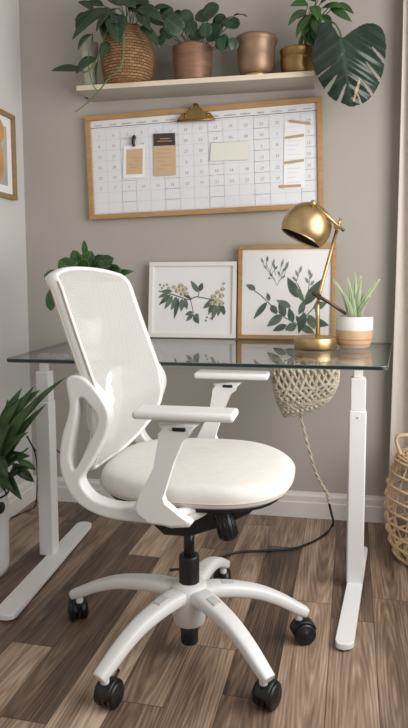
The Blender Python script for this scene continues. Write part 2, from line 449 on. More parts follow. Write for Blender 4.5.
def thing(name, label, cat, loc, group=None):
    o = bpy.data.objects.new(name, None); COL.objects.link(o); o.location = V(loc); o.empty_display_size = 0.05
    o['label'] = label; o['category'] = cat
    if group: o['group'] = group
    o['_'] = 0; del o['_']
    return o
ROOT = {}
def obj(name, bm, mats, parent=None, label=None, fix=True, mods=(), origin=None):
    """link a bmesh built in world coordinates as one object"""
    if fix: bmesh.ops.recalc_face_normals(bm, faces=bm.faces[:])
    org = V((0, 0, 0))
    if parent is not None: org = ROOT.get(parent.name, parent.location if parent.parent is None else V((0, 0, 0)))
    elif origin is not None: org = V(origin)
    bmesh.ops.translate(bm, verts=bm.verts[:], vec=-org)
    me = bpy.data.meshes.new(name); bm.to_mesh(me); bm.free()
    if not isinstance(mats, (list, tuple)): mats = [mats]
    for m in mats: me.materials.append(MAT[m])
    o = bpy.data.objects.new(name, me); COL.objects.link(o)
    if parent is not None: o.parent = parent
    else: o.location = org
    ROOT[o.name] = org
    if label: o['label'] = label
    for md in mods:
        m = o.modifiers.new(md[0].lower(), md[0])
        for k, v in md[1].items(): setattr(m, k, v)
    return o
def tag(o, label, cat, group=None):
    o['label'] = label; o['category'] = cat
    if group: o['group'] = group
    return o
def struct(name, bm, mats, label=None):
    o = obj(name, bm, mats); o['kind'] = 'structure'
    if label: o['label'] = label
    return o
SUB = lambda l=1: ('SUBSURF', {'levels': l, 'render_levels': l})
SOLID = lambda t: ('SOLIDIFY', {'thickness': t, 'offset': 0.0})

# ------------------------------------------------------------------ the room
WY = 2.545; LX = -1.262; RX = 0.85; CZ = 2.45; BY = -1.6
b = BM(); box(b, ((LX+RX)/2, (BY+WY)/2, -0.03), (RX-LX+0.4, WY-BY+0.2, 0.06)); struct('floor', b, 'floor', 'brown wood plank floor')
b = BM(); box(b, ((LX+RX)/2, WY+0.05, CZ/2), (RX-LX+0.2, 0.1, CZ)); struct('wall_back', b, 'wall', 'plain warm grey back wall')
b = BM(); box(b, (LX-0.05, (BY+WY)/2, CZ/2), (0.1, WY-BY, CZ)); struct('wall_left', b, 'wall_l', 'pale grey left wall')
b = BM()
wy0, wy1, wz0, wz1 = 0.25, 1.95, 0.55, 2.0
for (y0, y1, z0, z1) in ((BY, wy0, 0, CZ), (wy1, WY, 0, CZ), (wy0, wy1, 0, wz0), (wy0, wy1, wz1, CZ)):
    box(b, (RX+0.05, (y0+y1)/2, (z0+z1)/2), (0.1, y1-y0, z1-z0))
struct('wall_right', b, 'wall', 'right wall with the window opening')
b = BM(); box(b, ((LX+RX)/2, (BY+WY)/2, CZ+0.03), (RX-LX+0.2, WY-BY, 0.06)); struct('ceiling', b, 'ceiling', 'pale ceiling')

def skirting(p0, p1, nin, name, label):
    """profiled skirting board from p0 to p1, nin = direction into the room"""
    prof = [(0, 0), (0.016, 0), (0.016, 0.062), (0.013, 0.066), (0.013, 0.088), (0.008, 0.096), (0.006, 0.104), (0, 0.104)]
    b = BM(); nin = V(nin)
    A = [V(p0)+nin*t+V((0, 0, z)) for t, z in prof]
    prism(b, A, V(p1)-V(p0)); struct(name, b, 'trim', label)
skirting((LX, WY, 0), (RX, WY, 0), (0, -1, 0), 'baseboard_back', 'white profiled baseboard along the back wall')
skirting((LX, BY, 0), (LX, WY-0.016, 0), (1, 0, 0), 'baseboard_left', 'white baseboard along the left wall')

# ------------------------------------------------------------------ wall shelf
SZ = 1.695; SY0 = 2.38
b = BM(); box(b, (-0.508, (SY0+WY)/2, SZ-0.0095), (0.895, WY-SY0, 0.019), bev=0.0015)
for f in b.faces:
    if f.normal.z < -.9: f.material_index = 1  # downward faces take the painted-in shade
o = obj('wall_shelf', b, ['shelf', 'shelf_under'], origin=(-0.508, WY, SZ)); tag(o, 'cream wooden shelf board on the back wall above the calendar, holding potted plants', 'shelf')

# woven basket plant
t = thing('potted_plant', 'trailing dark green plant in a woven seagrass basket at the left end of the shelf', 'potted plant', (-0.764, 2.425, SZ), 'potted plants on the wall shelf')
cb = V((-0.764, 2.425, SZ))
b = BM(); lathe(b, [(0.001, 0), (0.076, 0), (0.09, 0.012), (0.1, 0.06), (0.103, 0.1), (0.098, 0.15), (0.086, 0.185), (0.08, 0.2), (0.076, 0.2), (0.08, 0.18), (0.08, 0.15), (0.001, 0.15)], cb, 40, uv=True)
obj('basket', b, 'basket', t)
b = BM(); lathe(b, [(0.001, 0.165), (0.079, 0.16), (0.079, 0.152)], cb, 24); obj('soil', b, 'soil', t)
b = BM(); st = BM()
top = cb+V((0, 0, 0.17))
spec = [  # base px, tip px, depth base/tip, width px
 (112, 12, 74, 20, 2.42, 2.36, 9), (108, 8, 72, 40, 2.40, 2.34, 12), (118, 8, 96, 32, 2.37, 2.31, 13), (104, 6, 84, 4, 2.45, 2.44, 10),
 (116, 14, 119, 44, 2.34, 2.31, 20), (106, 16, 103, 40, 2.36, 2.32, 12), (126, 4, 100, -8, 2.45, 2.42, 12), (126, 6, 150, 2, 2.42, 2.38, 12),
 (128, 6, 158, 14, 2.42, 2.36, 14), (136, 8, 164, 22, 2.38, 2.33, 14), (140, 10, 150, 30, 2.36, 2.31, 13), (120, 4, 112, -12, 2.45, 2.45, 12),
 (132, 2, 146, -10, 2.45, 2.45, 12), (96, 58, 76, 74, 2.33, 2.32, 13), (82, 70, 51, 71, 2.33, 2.33, 8), (92, 34, 78, 50, 2.35, 2.33, 10),
 (140, 26, 160, 48, 2.34, 2.31, 10), (108, 42, 101, 60, 2.33, 2.31, 9), (86, 12, 76, 30, 2.4, 2.38, 9), (118, 0, 136, 8, 2.37, 2.33, 14), (150, 14, 170, 6, 2.4, 2.38, 10),
 (94, 10, 78, 2, 2.4, 2.37, 9), (104, 16, 118, 22, 2.34, 2.31, 13)]
for (u0, v0, u1, v1, y0, y1, w) in spec:
    p0, p1 = ay(u0, v0, y0), ay(u1, v1, y1)
    leaf(b, p0, p1, w*2.35/F*1.1, None, 0.08, 0.25, 'ovate')
    if v0 < 30 and v1 < 60: tube(st, catmull([top+V((random.uniform(-.03, .03), random.uniform(-.03, .03), -.02)), (top+p0)/2+V((0, 0, 0.03)), p0], 4), 0.0022, 5)
# trailing vine in front of the shelf
tube(st, catmull([top+V((-.03, -.03, -.01)), ay(112, 24, 2.33), ay(101, 45, 2.325), ay(96, 62, 2.32), ay(86, 72, 2.32), ay(80, 70, 2.32)], 5), 0.0026, 6)
tube(st, catmull([ay(121, 18, 2.33), ay(124, 40, 2.312), ay(121, 66, 2.312), ay(110, 77, 2.325), ay(98, 92, 2.335), ay(86, 104, 2.34), ay(75, 112, 2.34)], 6), [0.0034, 0.0034, 0.003, 0.0022, 0.0014], 6)
tube(st, catmull([ay(92, 34, 2.33), ay(88, 60, 2.325), ay(92, 82, 2.33), ay(97, 91, 2.335)], 5), 0.002, 6)
leaf(b, ay(89, 99, 2.338), ay(84, 97, 2.338), 0.006, None, 0.05, 0.2)
obj('foliage', b, 'leaf_dark', t, mods=(SOLID(0.0008),)); obj('stems', st, 'stem', t)

# pale glass vase
cv = V((-0.918, 2.435, SZ))
t = thing('glass_vase', 'narrow pale glass vase of green stalks beside the woven basket on the shelf', 'vase', cv)
b = BM(); lathe(b, [(0.001, 0), (0.022, 0), (0.025, 0.004), (0.024, 0.05), (0.03, 0.11), (0.033, 0.17), (0.031, 0.17), (0.028, 0.11), (0.022, 0.05), (0.022, 0.008), (0.001, 0.008)], cv, 28); obj('vase_body', b, 'vase', t)
b = BM()
for dx, dy, h in ((-.012, 0, .2), (.008, .006, .22), (0, -.01, .17), (.014, -.006, .15)):
    leaf(b, cv+V((dx*.4, dy*.4, .01)), cv+V((dx*1.4, dy, h)), 0.012, (0.2, -1, 0), 0.05, 0.3, 'strap')
obj('stalks', b, 'stem', t)

# ribbed bronze pot with round leaves
cr_ = V((ay(192.5, 70, 2.44).x, 2.445, SZ))
t = thing('potted_plant', 'round-leaved green plant in a ribbed bronze-brown pot on the shelf', 'potted plant', cr_, 'potted plants on the wall shelf')
prof = [(0.001, 0), (0.06, 0), (0.064, 0.004)]
for i in range(1, 25):
    z = 0.004+i*0.1135/25; prof.append((0.064+0.011*min(1, (z/0.118))**0.7+(0.0012 if i % 2 else -0.0004), z))
prof += [(0.0765, 0.12), (0.0765, 0.127), (0.072, 0.128), (0.07, 0.115), (0.001, 0.112)]
b = BM(); lathe(b, prof, cr_, 40); obj('pot', b, 'copper_d', t)
b = BM(); lathe(b, [(0.001, 0.12), (0.0695, 0.117)], cr_, 24); obj('soil', b, 'soil', t)
b = BM(); st = BM(); top = cr_+V((0, 0, 0.118))
for (u, v, r, y) in ((174, 25, 11, 2.36), (191, 28, 7.5, 2.37), (186, 18, 8, 2.43), (211, 12, 9.5, 2.36), (203, 17, 8.5, 2.42), (231, 24, 9, 2.4), (214, 33, 9.5, 2.38), (223, 43, 8, 2.36), (161, 41, 5.5, 2.36), (157, 20, 9, 2.4), (167, 12, 7, 2.43), (178, 16, 6, 2.46), (196, 36, 8, 2.42), (220, 22, 8, 2.44), (167, 33, 8, 2.42), (206, 30, 7, 2.35), (233, 44, 6, 2.37)):
    a = random.uniform(-PI, PI); c = ay(u, v, y); k = r*2.4/F
    d = V((math.cos(a)*0.9, random.uniform(-.3, .3), math.sin(a)*0.9)).normalized()
    leaf(b, c-d*k, c+d*k, 2*k*0.95, (random.uniform(-.35, .35), -1, random.uniform(0, .7)), 0.05, 0.12, 'round', 10, 6)
    tube(st, catmull([top+V((random.uniform(-.03, .03), random.uniform(-.03, .03), -.01)), (top+c)/2+V((0, 0.02, 0.0)), c-V((0, -0.004, 0))], 4), 0.002, 5)
c0, c1 = ay(234, 16, 2.4), ay(247, 17, 2.37); leaf(b, c0, c1, 0.026, (0, -.25, 1), .1, .2, 'round'); tube(st, [top, (top+c0)/2+V((0, 0, .02)), c0], 0.0018, 5)
leaf(b, ay(160, 14, 2.4), ay(172, 7, 2.38), 0.028, None, .1, .3, 'heart')
leaf(b, ay(222, 36, 2.36), ay(223, 54, 2.33), 0.045, None, .1, .25, 'heart')
obj('foliage', b, 'leaf_round', t, mods=(SOLID(0.0009),)); obj('stems', st, 'stem', t)

# empty copper pot
cc = V((ay(256, 66, 2.44).x, 2.445, SZ))
t = thing('plant_pot', 'empty copper-coloured pot with a rolled rim on the shelf, between two planted pots', 'pot', cc)
b = BM(); lathe(b, [(0.05, 0.014), (0.058, 0.018), (0.066, 0.04), (0.07, 0.08), (0.0705, 0.122), (0.077, 0.128), (0.0795, 0.137), (0.077, 0.146), (0.07, 0.148), (0.066, 0.142), (0.066, 0.09), (0.001, 0.03)], cc, 40); obj('pot_body', b, 'copper', t)
b = BM(); lathe(b, [(0.001, 0), (0.05, 0), (0.053, 0.003), (0.0515, 0.015), (0.001, 0.0155)], cc, 36); obj('foot_ring', b, 'brass', t, 'polished brass foot of the copper pot')

# brass pot with upright leaves and the monstera leaf
cd = V((ay(298, 60, 2.44).x, 2.445, SZ))
t = thing('potted_plant', 'bushy plant with one huge split monstera leaf in a short brass pot on the shelf', 'potted plant', cd, 'potted plants on the wall shelf')
b = BM(); lathe(b, [(0.001, 0), (0.05, 0), (0.056, 0.006), (0.062, 0.03), (0.064, 0.05), (0.066, 0.053), (0.066, 0.06), (0.064, 0.063), (0.065, 0.085), (0.068, 0.092), (0.064, 0.094), (0.06, 0.085), (0.001, 0.08)], cd, 40); obj('pot', b, 'brass_d', t)
b = BM(); lathe(b, [(0.001, 0.085), (0.06, 0.082)], cd, 24); obj('soil', b, 'soil', t)
b = BM(); st = BM(); top = cd+V((0.0, 0, 0.085))
for (u0, v0, u1, v1, y0, y1, w) in ((306, 10, 288, 26, 2.38, 2.33, 9), (308, 4, 290, 6, 2.42, 2.38, 9), (312, 14, 296, 38, 2.36, 2.33, 10), (316, 2, 300, -10, 2.43, 2.43, 10), (320, 4, 338, -6, 2.4, 2.36, 10),
    (322, 8, 346, 8, 2.38, 2.34, 9), (330, 6, 352, 22, 2.37, 2.34, 8), (316, 12, 318, 36, 2.36, 2.33, 12), (310, 20, 303, 36, 2.38, 2.35, 11), (318, 16, 332, 26, 2.38, 2.35, 11), (314, 22, 318, 44, 2.4, 2.36, 12), (312, 6, 318, 20, 2.36, 2.33, 11),
    (308, 26, 312, 46, 2.42, 2.38, 12), (322, 24, 326, 44, 2.42, 2.39, 11), (318, 0, 326, -14, 2.42, 2.42, 10), (306, 14, 294, 20, 2.42, 2.38, 10), (336, 4, 354, 14, 2.38, 2.36, 7), (316, 30, 314, 50, 2.42, 2.37, 13), (322, 34, 317, 58, 2.42, 2.4, 12)):
    p0, p1 = ay(u0, v0, y0), ay(u1, v1, y1)
    leaf(b, p0, p1, w*2.4/F, None, 0.08, 0.25, 'ovate')
    if v0 < 22: tube(st, catmull([top+V((random.uniform(-.02, .03), random.uniform(-.02, .02), -.02)), (top+p0)/2+V((0, 0, 0.01)), p0], 4), 0.002, 5)
obj('foliage', b, 'leaf_mid', t, mods=(SOLID(0.0008),))
sinus = ay(341, 37, 2.31)
tube(st, catmull([top, top+V((0.02, -.03, 0.06)), ay(330, 22, 2.35), ay(339, 30, 2.32), sinus+V((0, 0.004, 0))], 6), 0.003, 6)
obj('stems', st, 'stem', t)
# monstera leaf: dense grid trimmed to the split heart outline
OUT = [(341, 38), (334, 28), (327, 22), (321, 24), (317, 34), (313, 48), (312, 60), (315, 72), (320, 82), (326, 92), (334, 100), (344, 104), (352, 107), (357, 105), (362, 104), (370, 98), (377, 88), (382, 76), (385, 60), (386, 45), (384, 33), (379, 26), (371, 23), (362, 25), (352, 31)]
OUT = [(p.x, p.y) for p in catmull([V((a, c, 0)) for a, c in OUT], 5, True)]
def inside(x, y, P):
    c = False; n = len(P); j = n-1
    for i in range(n):
        if ((P[i][1] > y) != (P[j][1] > y)) and (x < (P[j][0]-P[i][0])*(y-P[i][1])/(P[j][1]-P[i][1])+P[i][0]): c = not c
        j = i
    return c
SLITS = [((388, 66), (372, 47), 2.0), ((383, 84), (366, 62), 1.7), ((374, 97), (360, 78), 1.6), ((325, 92), (337, 75), 2.6), ((338, 104), (346, 84), 2.0), ((316, 78), (331, 66), 1.3), ((362, 107), (357, 92), 1.3)]
def slit(x, y):
    for (ox, oy), (ix, iy), w in SLITS:
        dx, dy = ix-ox, iy-oy; L2 = dx*dx+dy*dy; tt = ((x-ox)*dx+(y-oy)*dy)/L2
        if 0 <= tt <= 1:
            d = abs((x-ox)*dy-(y-oy)*dx)/math.sqrt(L2)
            if d < w*math.sqrt(max(0, 1-tt))+0.15: return True
    return False
b = BM(); ul = b.loops.layers.uv.verify(); NG = 110; vs = {}
def mv(i, j):
    if (i, j) in vs: return vs[(i, j)]
    x = 311+76*i/NG; y = 21+88*j/NG
    mid = 341+(y-38)*0.16
    s = (x-mid)/36.0; h = (y-22)/84.0
    yy = 2.31+0.05*s*s-0.05*math.sin(PI*max(0, min(1, h)))+0.03*h - 0.0022*math.cos((y-abs(x-mid)*0.7)*0.5)
    vs[(i, j)] = (b.verts.new(ay(x, y, yy)), (0.5+s*0.5, h)); return vs[(i, j)]
for i in range(NG):
    for j in range(NG):
        x = 311+76*(i+.5)/NG; y = 21+88*(j+.5)/NG
        if inside(x, y, OUT) and not slit(x, y):
            q = [mv(i, j), mv(i+1, j), mv(i+1, j+1), mv(i, j+1)]
            f = b.faces.new([w[0] for w in q]); f.smooth = True
            if abs((x-356.5)-(91-y)*0.28) < 0.5+1.0*math.sin(PI*(y-77)/26) and 78 < y < 102: f.material_index = 1
            for lp, w in zip(f.loops, q): lp[ul].uv = w[1]
obj('monstera_leaf', b, ['leaf_mon', 'stem_b'], t, 'huge dark split monstera leaf with a dry brown tear', mods=(SOLID(0.0012),))

# ------------------------------------------------------------------ calendar board
YB = WY-0.022
TL, TR, BR, BL = (ay(*p, YB) for p in ((86.5, 115.5), (324.5, 97.5), (321.5, 207), (88.5, 221)))
O = BL; EX = (TR-TL+BR-BL)/2; CW = EX.length; EX.normalize()
EY = V((0, 0, 1)) - EX*EX.z; EY.y = 0; EY.normalize(); CHh = ((TL-BL).length+(TR-BR).length)/2
cen = (TL+TR+BR+BL)/4; O = cen-EX*CW/2-EY*CHh/2; EN = EX.cross(EY)
if EN.y > 0: EN = -EN
t = thing('wall_calendar', 'large wall calendar sheet on an oak-framed clipboard hung under the shelf', 'calendar', V((cen.x, WY, cen.z)))
b = BM(); fw = 0.02
ROTC = Matrix((EX, EN*-1, EY)).transposed()
for (x0, y0, x1, y1) in ((0, 0, CW, fw), (0, CHh-fw, CW, CHh), (0, fw, fw, CHh-fw), (CW-fw, fw, CW, CHh-fw)):
    c = O+EX*((x0+x1)/2)+EY*((y0+y1)/2)+V((0, 0.006, 0)); box(b, c, (x1-x0, 0.024, y1-y0), ROTC, bev=0.0015)
obj('frame', b, 'oak', t)
b = BM(); box(b, cen+V((0, 0.011, 0)), (CW-2*fw, 0.012, CHh-2*fw), ROTC)
sheet = obj('calendar_sheet', b, 'sheet', t)
# printed grid, weekday strip and dates
PO = O+V((0, 0.0046, 0)); b = BM()
gx0, gx1, gy0, gy1 = fw+0.003, CW-fw-0.003, fw+0.004, CHh-fw-0.035
NC, NR = 15, 8
for i in range(NC+1):
    x = gx0+(gx1-gx0)*i/NC; flat_rect(b, PO, EX, EY, x-0.0007, gy0, x+0.0007, gy1, 0)
for j in range(NR+1):
    y = gy0+(gy1-gy0)*j/NR; flat_rect(b, PO, EX, EY, gx0, y-0.0006, gx1, y+0.0006, 0)
for i in range(NC):
    if i % 3 == 2: flat_rect(b, PO, EX, EY, gx0+(gx1-gx0)*i/NC, gy0, gx0+(gx1-gx0)*(i+1)/NC, gy1, 2, -0.0)
flat_rect(b, PO, EX, EY, fw, gy1+0.006, CW-fw, gy1+0.0085, 1)
GLY = {}
def glyph(s):
    if s not in GLY:
        cu = bpy.data.curves.new('t', 'FONT'); cu.body = s; cu.size = 1.0; cu.resolution_u = 1
        ob = bpy.data.objects.new('t', cu); me = bpy.data.meshes.new_from_object(ob)
        GLY[s] = ([tuple(v.co) for v in me.vertices], [tuple(p.vertices) for p in me.polygons])
        bpy.data.objects.remove(ob); bpy.data.curves.remove(cu); bpy.data.meshes.remove(me)
    return GLY[s]
def write(bm, s, o, ex, ey, x, y, size, mi, off=0.0):
    vs_, fs_ = glyph(s); w = max((v[0] for v in vs_), default=0)
    ez = ex.cross(ey).normalized()
    if ez.y > 0: ez = -ez
    q = [bm.verts.new(o+ex*(x+(v[0]-w/2)*size)+ey*(y+v[1]*size)+ez*off) for v in vs_]
    for f in fs_:
        try: g = bm.faces.new([q[i] for i in f]); g.material_index = mi
        except ValueError: pass
DAYS = ['MONDAY', 'TUESDAY', 'WEDNESDAY', 'THURSDAY', 'FRIDAY', 'SATURDAY', 'SUNDAY']
PN = PO+V((0, -0.0006, 0)); n = 0
for i in range(NC):
    write(b, DAYS[i % 7], PN, EX, EY, gx0+(gx1-gx0)*(i+0.5)/NC, gy1+0.0135, 0.0078, 1)
for j in range(6):
    for i in range(NC):
        n += 1
        write(b, str(1+(i*2+j*7) % 31), PN, EX, EY, gx0+(gx1-gx0)*(i+0.5)/NC, gy1-(gy1-gy0)/NR*(j+0.75), 0.0165, 3)
obj('printed_grid', b, ['ink_l', 'ink_d', 'sheet', 'ink'], sheet, fix=False)
# brass clip
b = BM()
def cp(u, v, y): return ay(u, v, y)
yc = YB-0.018
poly = [cp(176, 122, yc), cp(215, 119.5, yc), cp(213, 116, yc), cp(210, 112.5, yc), cp(204, 112, yc), cp(200, 108, yc), cp(198, 104, yc), cp(195.5, 102.8, yc), cp(193, 104.5, yc), cp(191, 108.5, yc), cp(187, 113.5, yc), cp(181, 114.5, yc), cp(178.5, 118, yc)]
prism(b, poly, (0, 0.014, 0), bev=0.002)
tube(b, [cp(177, 121, yc-0.002), cp(214.5, 118.8, yc-0.002)], 0.004, 10)
lathe(b, [(0.001, -.003), (0.006, -.003), (0.006, 0.0), (0.001, 0.001)], cp(207.5, 114.5, yc-0.003), 12, Matrix.Rotation(PI/2, 3, 'X'))
lathe(b, [(0.001, -.003), (0.006, -.003), (0.006, 0.0), (0.001, 0.001)], cp(185, 116, yc-0.003), 12, Matrix.Rotation(PI/2, 3, 'X'))
tube(b, catmull([cp(191, 109, yc-.004), cp(193, 105, yc-.006), cp(195.5, 103.4, yc-.007), cp(198, 104.7, yc-.006), cp(200, 108.5, yc-.004)], 5), 0.003, 8)
obj('clip', b, 'brass_d', t, 'aged brass clip at the top of the board')

# papers on the calendar (each its own thing)
def card(px, th, y, bm, mi=0):
    P = [ay(u, v, y) for u, v in px]; prism(bm, P, (0, th, 0), mi)
yp = YB+0.0032
b = BM(); card([(123.5, 146), (145, 144.3), (144.6, 177.5), (123.2, 178.5)], 0.0012, yp-0.002, b)
cardo = thing('note_card', 'white-edged note card with a tan centre held by a small black clip on the calendar', 'note', ay(134, 178, yp), 'papers pinned to the calendar')
w1 = obj('card', b, 'paper', cardo)
b = BM(); card([(126.5, 149.5), (142.8, 148.3), (142.3, 173.8), (126.3, 174.5)], 0.0006, yp-0.0028, b)
for k, (a, c) in enumerate(((130, 141), (135, 140), (129, 133), (130, 137))):
    yy = (157.5, 160, 164, 167.5)[k]; card([(a, yy), (c, yy-.2), (c, yy+.5), (a, yy+.7)], 0.0003, yp-0.0033, b, 1)
obj('inner_panel', b, ['kraft', 'tape'], cardo)
b = BM(); tube(b, catmull([ay(134.2, 146.5, yp-.006), ay(133, 142, yp-.01), ay(134.2, 137, yp-.01), ay(134.8, 136, yp-.006)], 4), [0.005, 0.007, 0.008, 0.003], 8); obj('clip', b, 'black', cardo)
n2 = thing('note_card', 'tan note with a dark brown top strip on the calendar, right of the white-edged card', 'note', ay(164, 176, yp), 'papers pinned to the calendar')
b = BM(); card([(153.3, 145.5), (175.6, 144), (176, 175), (153.8, 176)], 0.0012, yp-0.002, b)
for k, (a, c) in enumerate(((157, 172), (157, 173), (157, 171), (157, 165), (160, 172), (157, 163))):
    yy = 149+k*4; card([(a, yy), (c, yy-.3), (c, yy+.3), (a, yy+.6)], 0.0003, yp-0.0026, b, 1)
obj('card', b, ['kraft', 'tape'], n2)
b = BM(); card([(153.2, 133.8), (174.8, 132.8), (175.3, 145), (153.6, 146)], 0.0012, yp-0.0034, b)
for yy, a, c in ((138.5, 160, 170), (141, 157, 172)): card([(a, yy), (c, yy-.5), (c, yy+.2), (a, yy+.7)], 0.0003, yp-0.004, b, 1)
obj('header_strip', b, ['darkcard', 'tape'], n2, 'dark brown top strip')
b = BM(); card([(211, 143.5), (248, 141.5), (248.3, 159.5), (210, 161)], 0.0012, yp-0.004, b)
o = obj('sticky_note', b, 'paper2', None, origin=ay(229, 161, yp)); tag(o, 'blank cream sticky note in the middle of the calendar', 'note', 'papers pinned to the calendar')
b = BM(); card([(284.5, 122), (305, 120.5), (305, 188), (283.5, 189.5)], 0.0008, yp-0.001, b)
for k in range(13):
    yy = 127+k*4.6; card([(287, yy), (301-3*(k % 3), yy-.7), (301-3*(k % 3), yy-.3), (287, yy+.4)], 0.0003, yp-0.0016, b, 1)
o = obj('paper_list', b, ['paper', 'ink_l'], None, origin=ay(294, 189, yp)); tag(o, 'tall white paper list taped down at the right side of the calendar', 'paper', 'papers pinned to the calendar')
names = ['topmost tan tape strip at the upper right corner of the calendar', 'second tan tape strip from the top, on the right of the calendar', 'third tan tape strip from the top, on the right of the calendar', 'lowest tan tape strip, just above the brass lamp on the calendar']
for k, (u0, v0, u1, v1) in enumerate(((289, 121, 310, 123.3), (285, 137.8, 304, 135), (284.5, 162.8, 304, 160), (279.5, 186.5, 301, 185.5))):
    b = BM(); card([(u0, v0-1.3), (u1, v1-1.3), (u1, v1+1.4), (u0, v0+1.4)], 0.0008, yp-0.0026, b)
    o = obj('tape_strip', b, 'tape', None, origin=ay((u0+u1)/2, (v0+v1)/2, yp)); tag(o, names[k], 'tape', 'tape strips on the calendar')

# ------------------------------------------------------------------ picture on the left wall
XW = LX+0.012
P1 = ax(13, 116, XW); P2 = ax(13.5, 200, XW)
z1, z0, yR = P1.z, P2.z, P1.y
wd = 0.42; ye = yR-wd
t = thing('wall_picture', 'brass-framed abstract ochre and grey picture on the left wall', 'picture', (LX, yR-wd/2, (z0+z1)/2))
b = BM(); f_ = 0.018
for (ya, yb, za, zb) in ((ye, yR, z0, z0+f_), (ye, yR, z1-f_, z1), (ye, ye+f_, z0+f_, z1-f_), (yR-f_, yR, z0+f_, z1-f_)):
    box(b, (XW-0.001, (ya+yb)/2, (za+zb)/2), (0.022, yb-ya, zb-za), bev=0.0015)
obj('frame', b, 'oak_h', t)
b = BM(); box(b, (XW-0.006, yR-wd/2, (z0+z1)/2), (0.006, wd-2*f_, z1-z0-2*f_)); obj('mount', b, 'mat', t)
b = BM(); o_ = V((XW-0.0022, ye, z0)); ey_, ez_ = V((0, 1, 0)), V((0, 0, 1)); hh = z1-z0
flat_rect(b, o_, ey_, ez_, 0.07, 0.05, wd-0.055, hh-0.055, 0, 0.0)
flat_disc(b, o_, ey_, ez_, wd-0.155, hh*0.42, 0.07, 0.1, 1, 0.0006, 24)
flat_disc(b, o_, ey_, ez_, wd-0.11, hh*0.76, 0.035, 0.045, 1, 0.0006, 20)
flat_disc(b, o_, ey_, ez_, wd-0.28, hh*0.6, 0.05, 0.09, 1, 0.0006, 20)
obj('artwork', b, ['grey_art', 'ochre'], t, fix=False)

# ------------------------------------------------------------------ desk
DZ = 0.7245; GT = 0.012
t = thing('desk', 'white standing desk with a clear glass top and T-shaped legs', 'desk', (-0.41, 1.98, 0))
FLc, FRc, BRc, BLc = az(4.5, 358.5, DZ), az(388, 366.5, DZ), V((0.232, 2.435, DZ)), V((-0.985, 2.49, DZ))
def rounded(poly, r, k=5):
    out = []; n = len(poly)
    for i in range(n):
        p, a, c = poly[i], poly[i-1], poly[(i+1) % n]
        p0 = p+(a-p).normalized()*r; p1 = p+(c-p).normalized()*r
        for j in range(k+1):
            s = j/k; out.append(p0*(1-s)**2+p*2*s*(1-s)+p1*s*s)
    return out
b = BM(); R_ = rounded([FLc, FRc, BRc, BLc], 0.02)
vt = [b.verts.new(p) for p in R_]; vb = [b.verts.new(p-V((0, 0, GT))) for p in R_]
b.faces.new(vt); b.faces.new(list(reversed(vb))); n = len(vt)
for i in range(n):
    f = b.faces.new((vt[i], vb[i], vb[(i+1) % n], vt[(i+1) % n])); f.material_index = 1
rr = bmesh.ops.bevel(b, geom=[e for e in b.edges if abs(e.verts[0].co.z-e.verts[1].co.z) < 1e-6 and len(e.link_faces) == 2], offset=0.0022, segments=1, affect='EDGES')
for f in rr['faces']: f.material_index = 2
MAT['glass_bevel'] = mat('glass_bevel', rgb(92, 108, 103), 0.05)
obj('glass_top', b, ['glass', 'glass_edge', 'glass_bevel'], t, 'clear glass top with dark green edge')
for side, (ctop, cbot, cx_px) in enumerate((((40.5, 400), (47, 555), 0), ((358.5, 410), (354.5, 583), 1))):
    cb_ = az(*cbot, 0.02); x0 = cb_.x; y0 = cb_.y+0.02
    wx, wy = (0.051, 0.052)
    zc = ay(ctop[0], 402 if side == 0 else 411, y0-wy/2).z; zm = ay(ctop[0], 372 if side == 0 else 378.5, y0-wy/2).z
    zm = min(zm, 0.685)
    b = BM(); box(b, (x0, y0, (0.02+zc)/2), (wx, wy, zc-0.02), bev=0.004); col = obj('leg_column', b, 'white_metal', t)
    b = BM(); box(b, (x0, y0, (zc+zm)/2), (wx-0.006, wy-0.008, zm-zc), bev=0.003); obj('middle_tube', b, 'white_metal', col)
    b = BM(); box(b, (x0, y0, (zm+DZ-GT-.008)/2), (wx-0.024, wy-0.03, DZ-GT-.008-zm), bev=0.002); obj('inner_tube', b, 'white_metal', col)
    b = BM(); lathe(b, [(0.001, 0.0), (0.003, 0), (0.003, 0.002), (0.001, 0.002)], (x0+0.0, y0-wy/2-0.001, zc-0.02), 10, Matrix.Rotation(PI/2, 3, 'X')); obj('screw', b, 'plastic_g', col)
    # foot: tapered rounded plate, positioned from its ends on the floor
    if side == 0: a0, a1, c0, c1 = (-9, 614), (13, 616), (79, 521), (93, 522)
    else: a0, a1, c0, c1 = (334.5, 644), (353.5, 645), (355, 545), (368, 546)
    zf = 0.022
    pts = [az(*a0, zf), az(*a1, zf), az(*c1, zf), az(*c0, zf)]
    poly = rounded(pts, 0.022)
    b = BM(); prism(b, poly, (0, 0, -0.016), bev=0.003); obj('foot', b, 'white_metal', t)
    mid0, mid1 = (pts[0]+pts[1])/2, (pts[2]+pts[3])/2
    for q in (0.06, 0.94):
        c = mid0.lerp(mid1, q); b = BM(); lathe(b, [(0.001, 0), (0.014, 0), (0.014, 0.0065), (0.001, 0.0065)], (c.x, c.y, 0.0), 14)
        obj('glide', b, 'black', t)
    # bracket under the glass
    sg = 1 if side == 0 else -1
    b = BM(); box(b, (x0+sg*0.035, y0, DZ-GT-.0078), (0.10, 0.05, 0.014), bev=0.005)
    obj('bracket', b, 'white_metal', t)
    b = BM(); lathe(b, [(0.001, 0.0), (0.018, 0), (0.018, 0.0008), (0.001, 0.0008)], (x0, y0, DZ-GT-.0008), 16)
    obj('glass_pad', b, 'plastic_g', t)

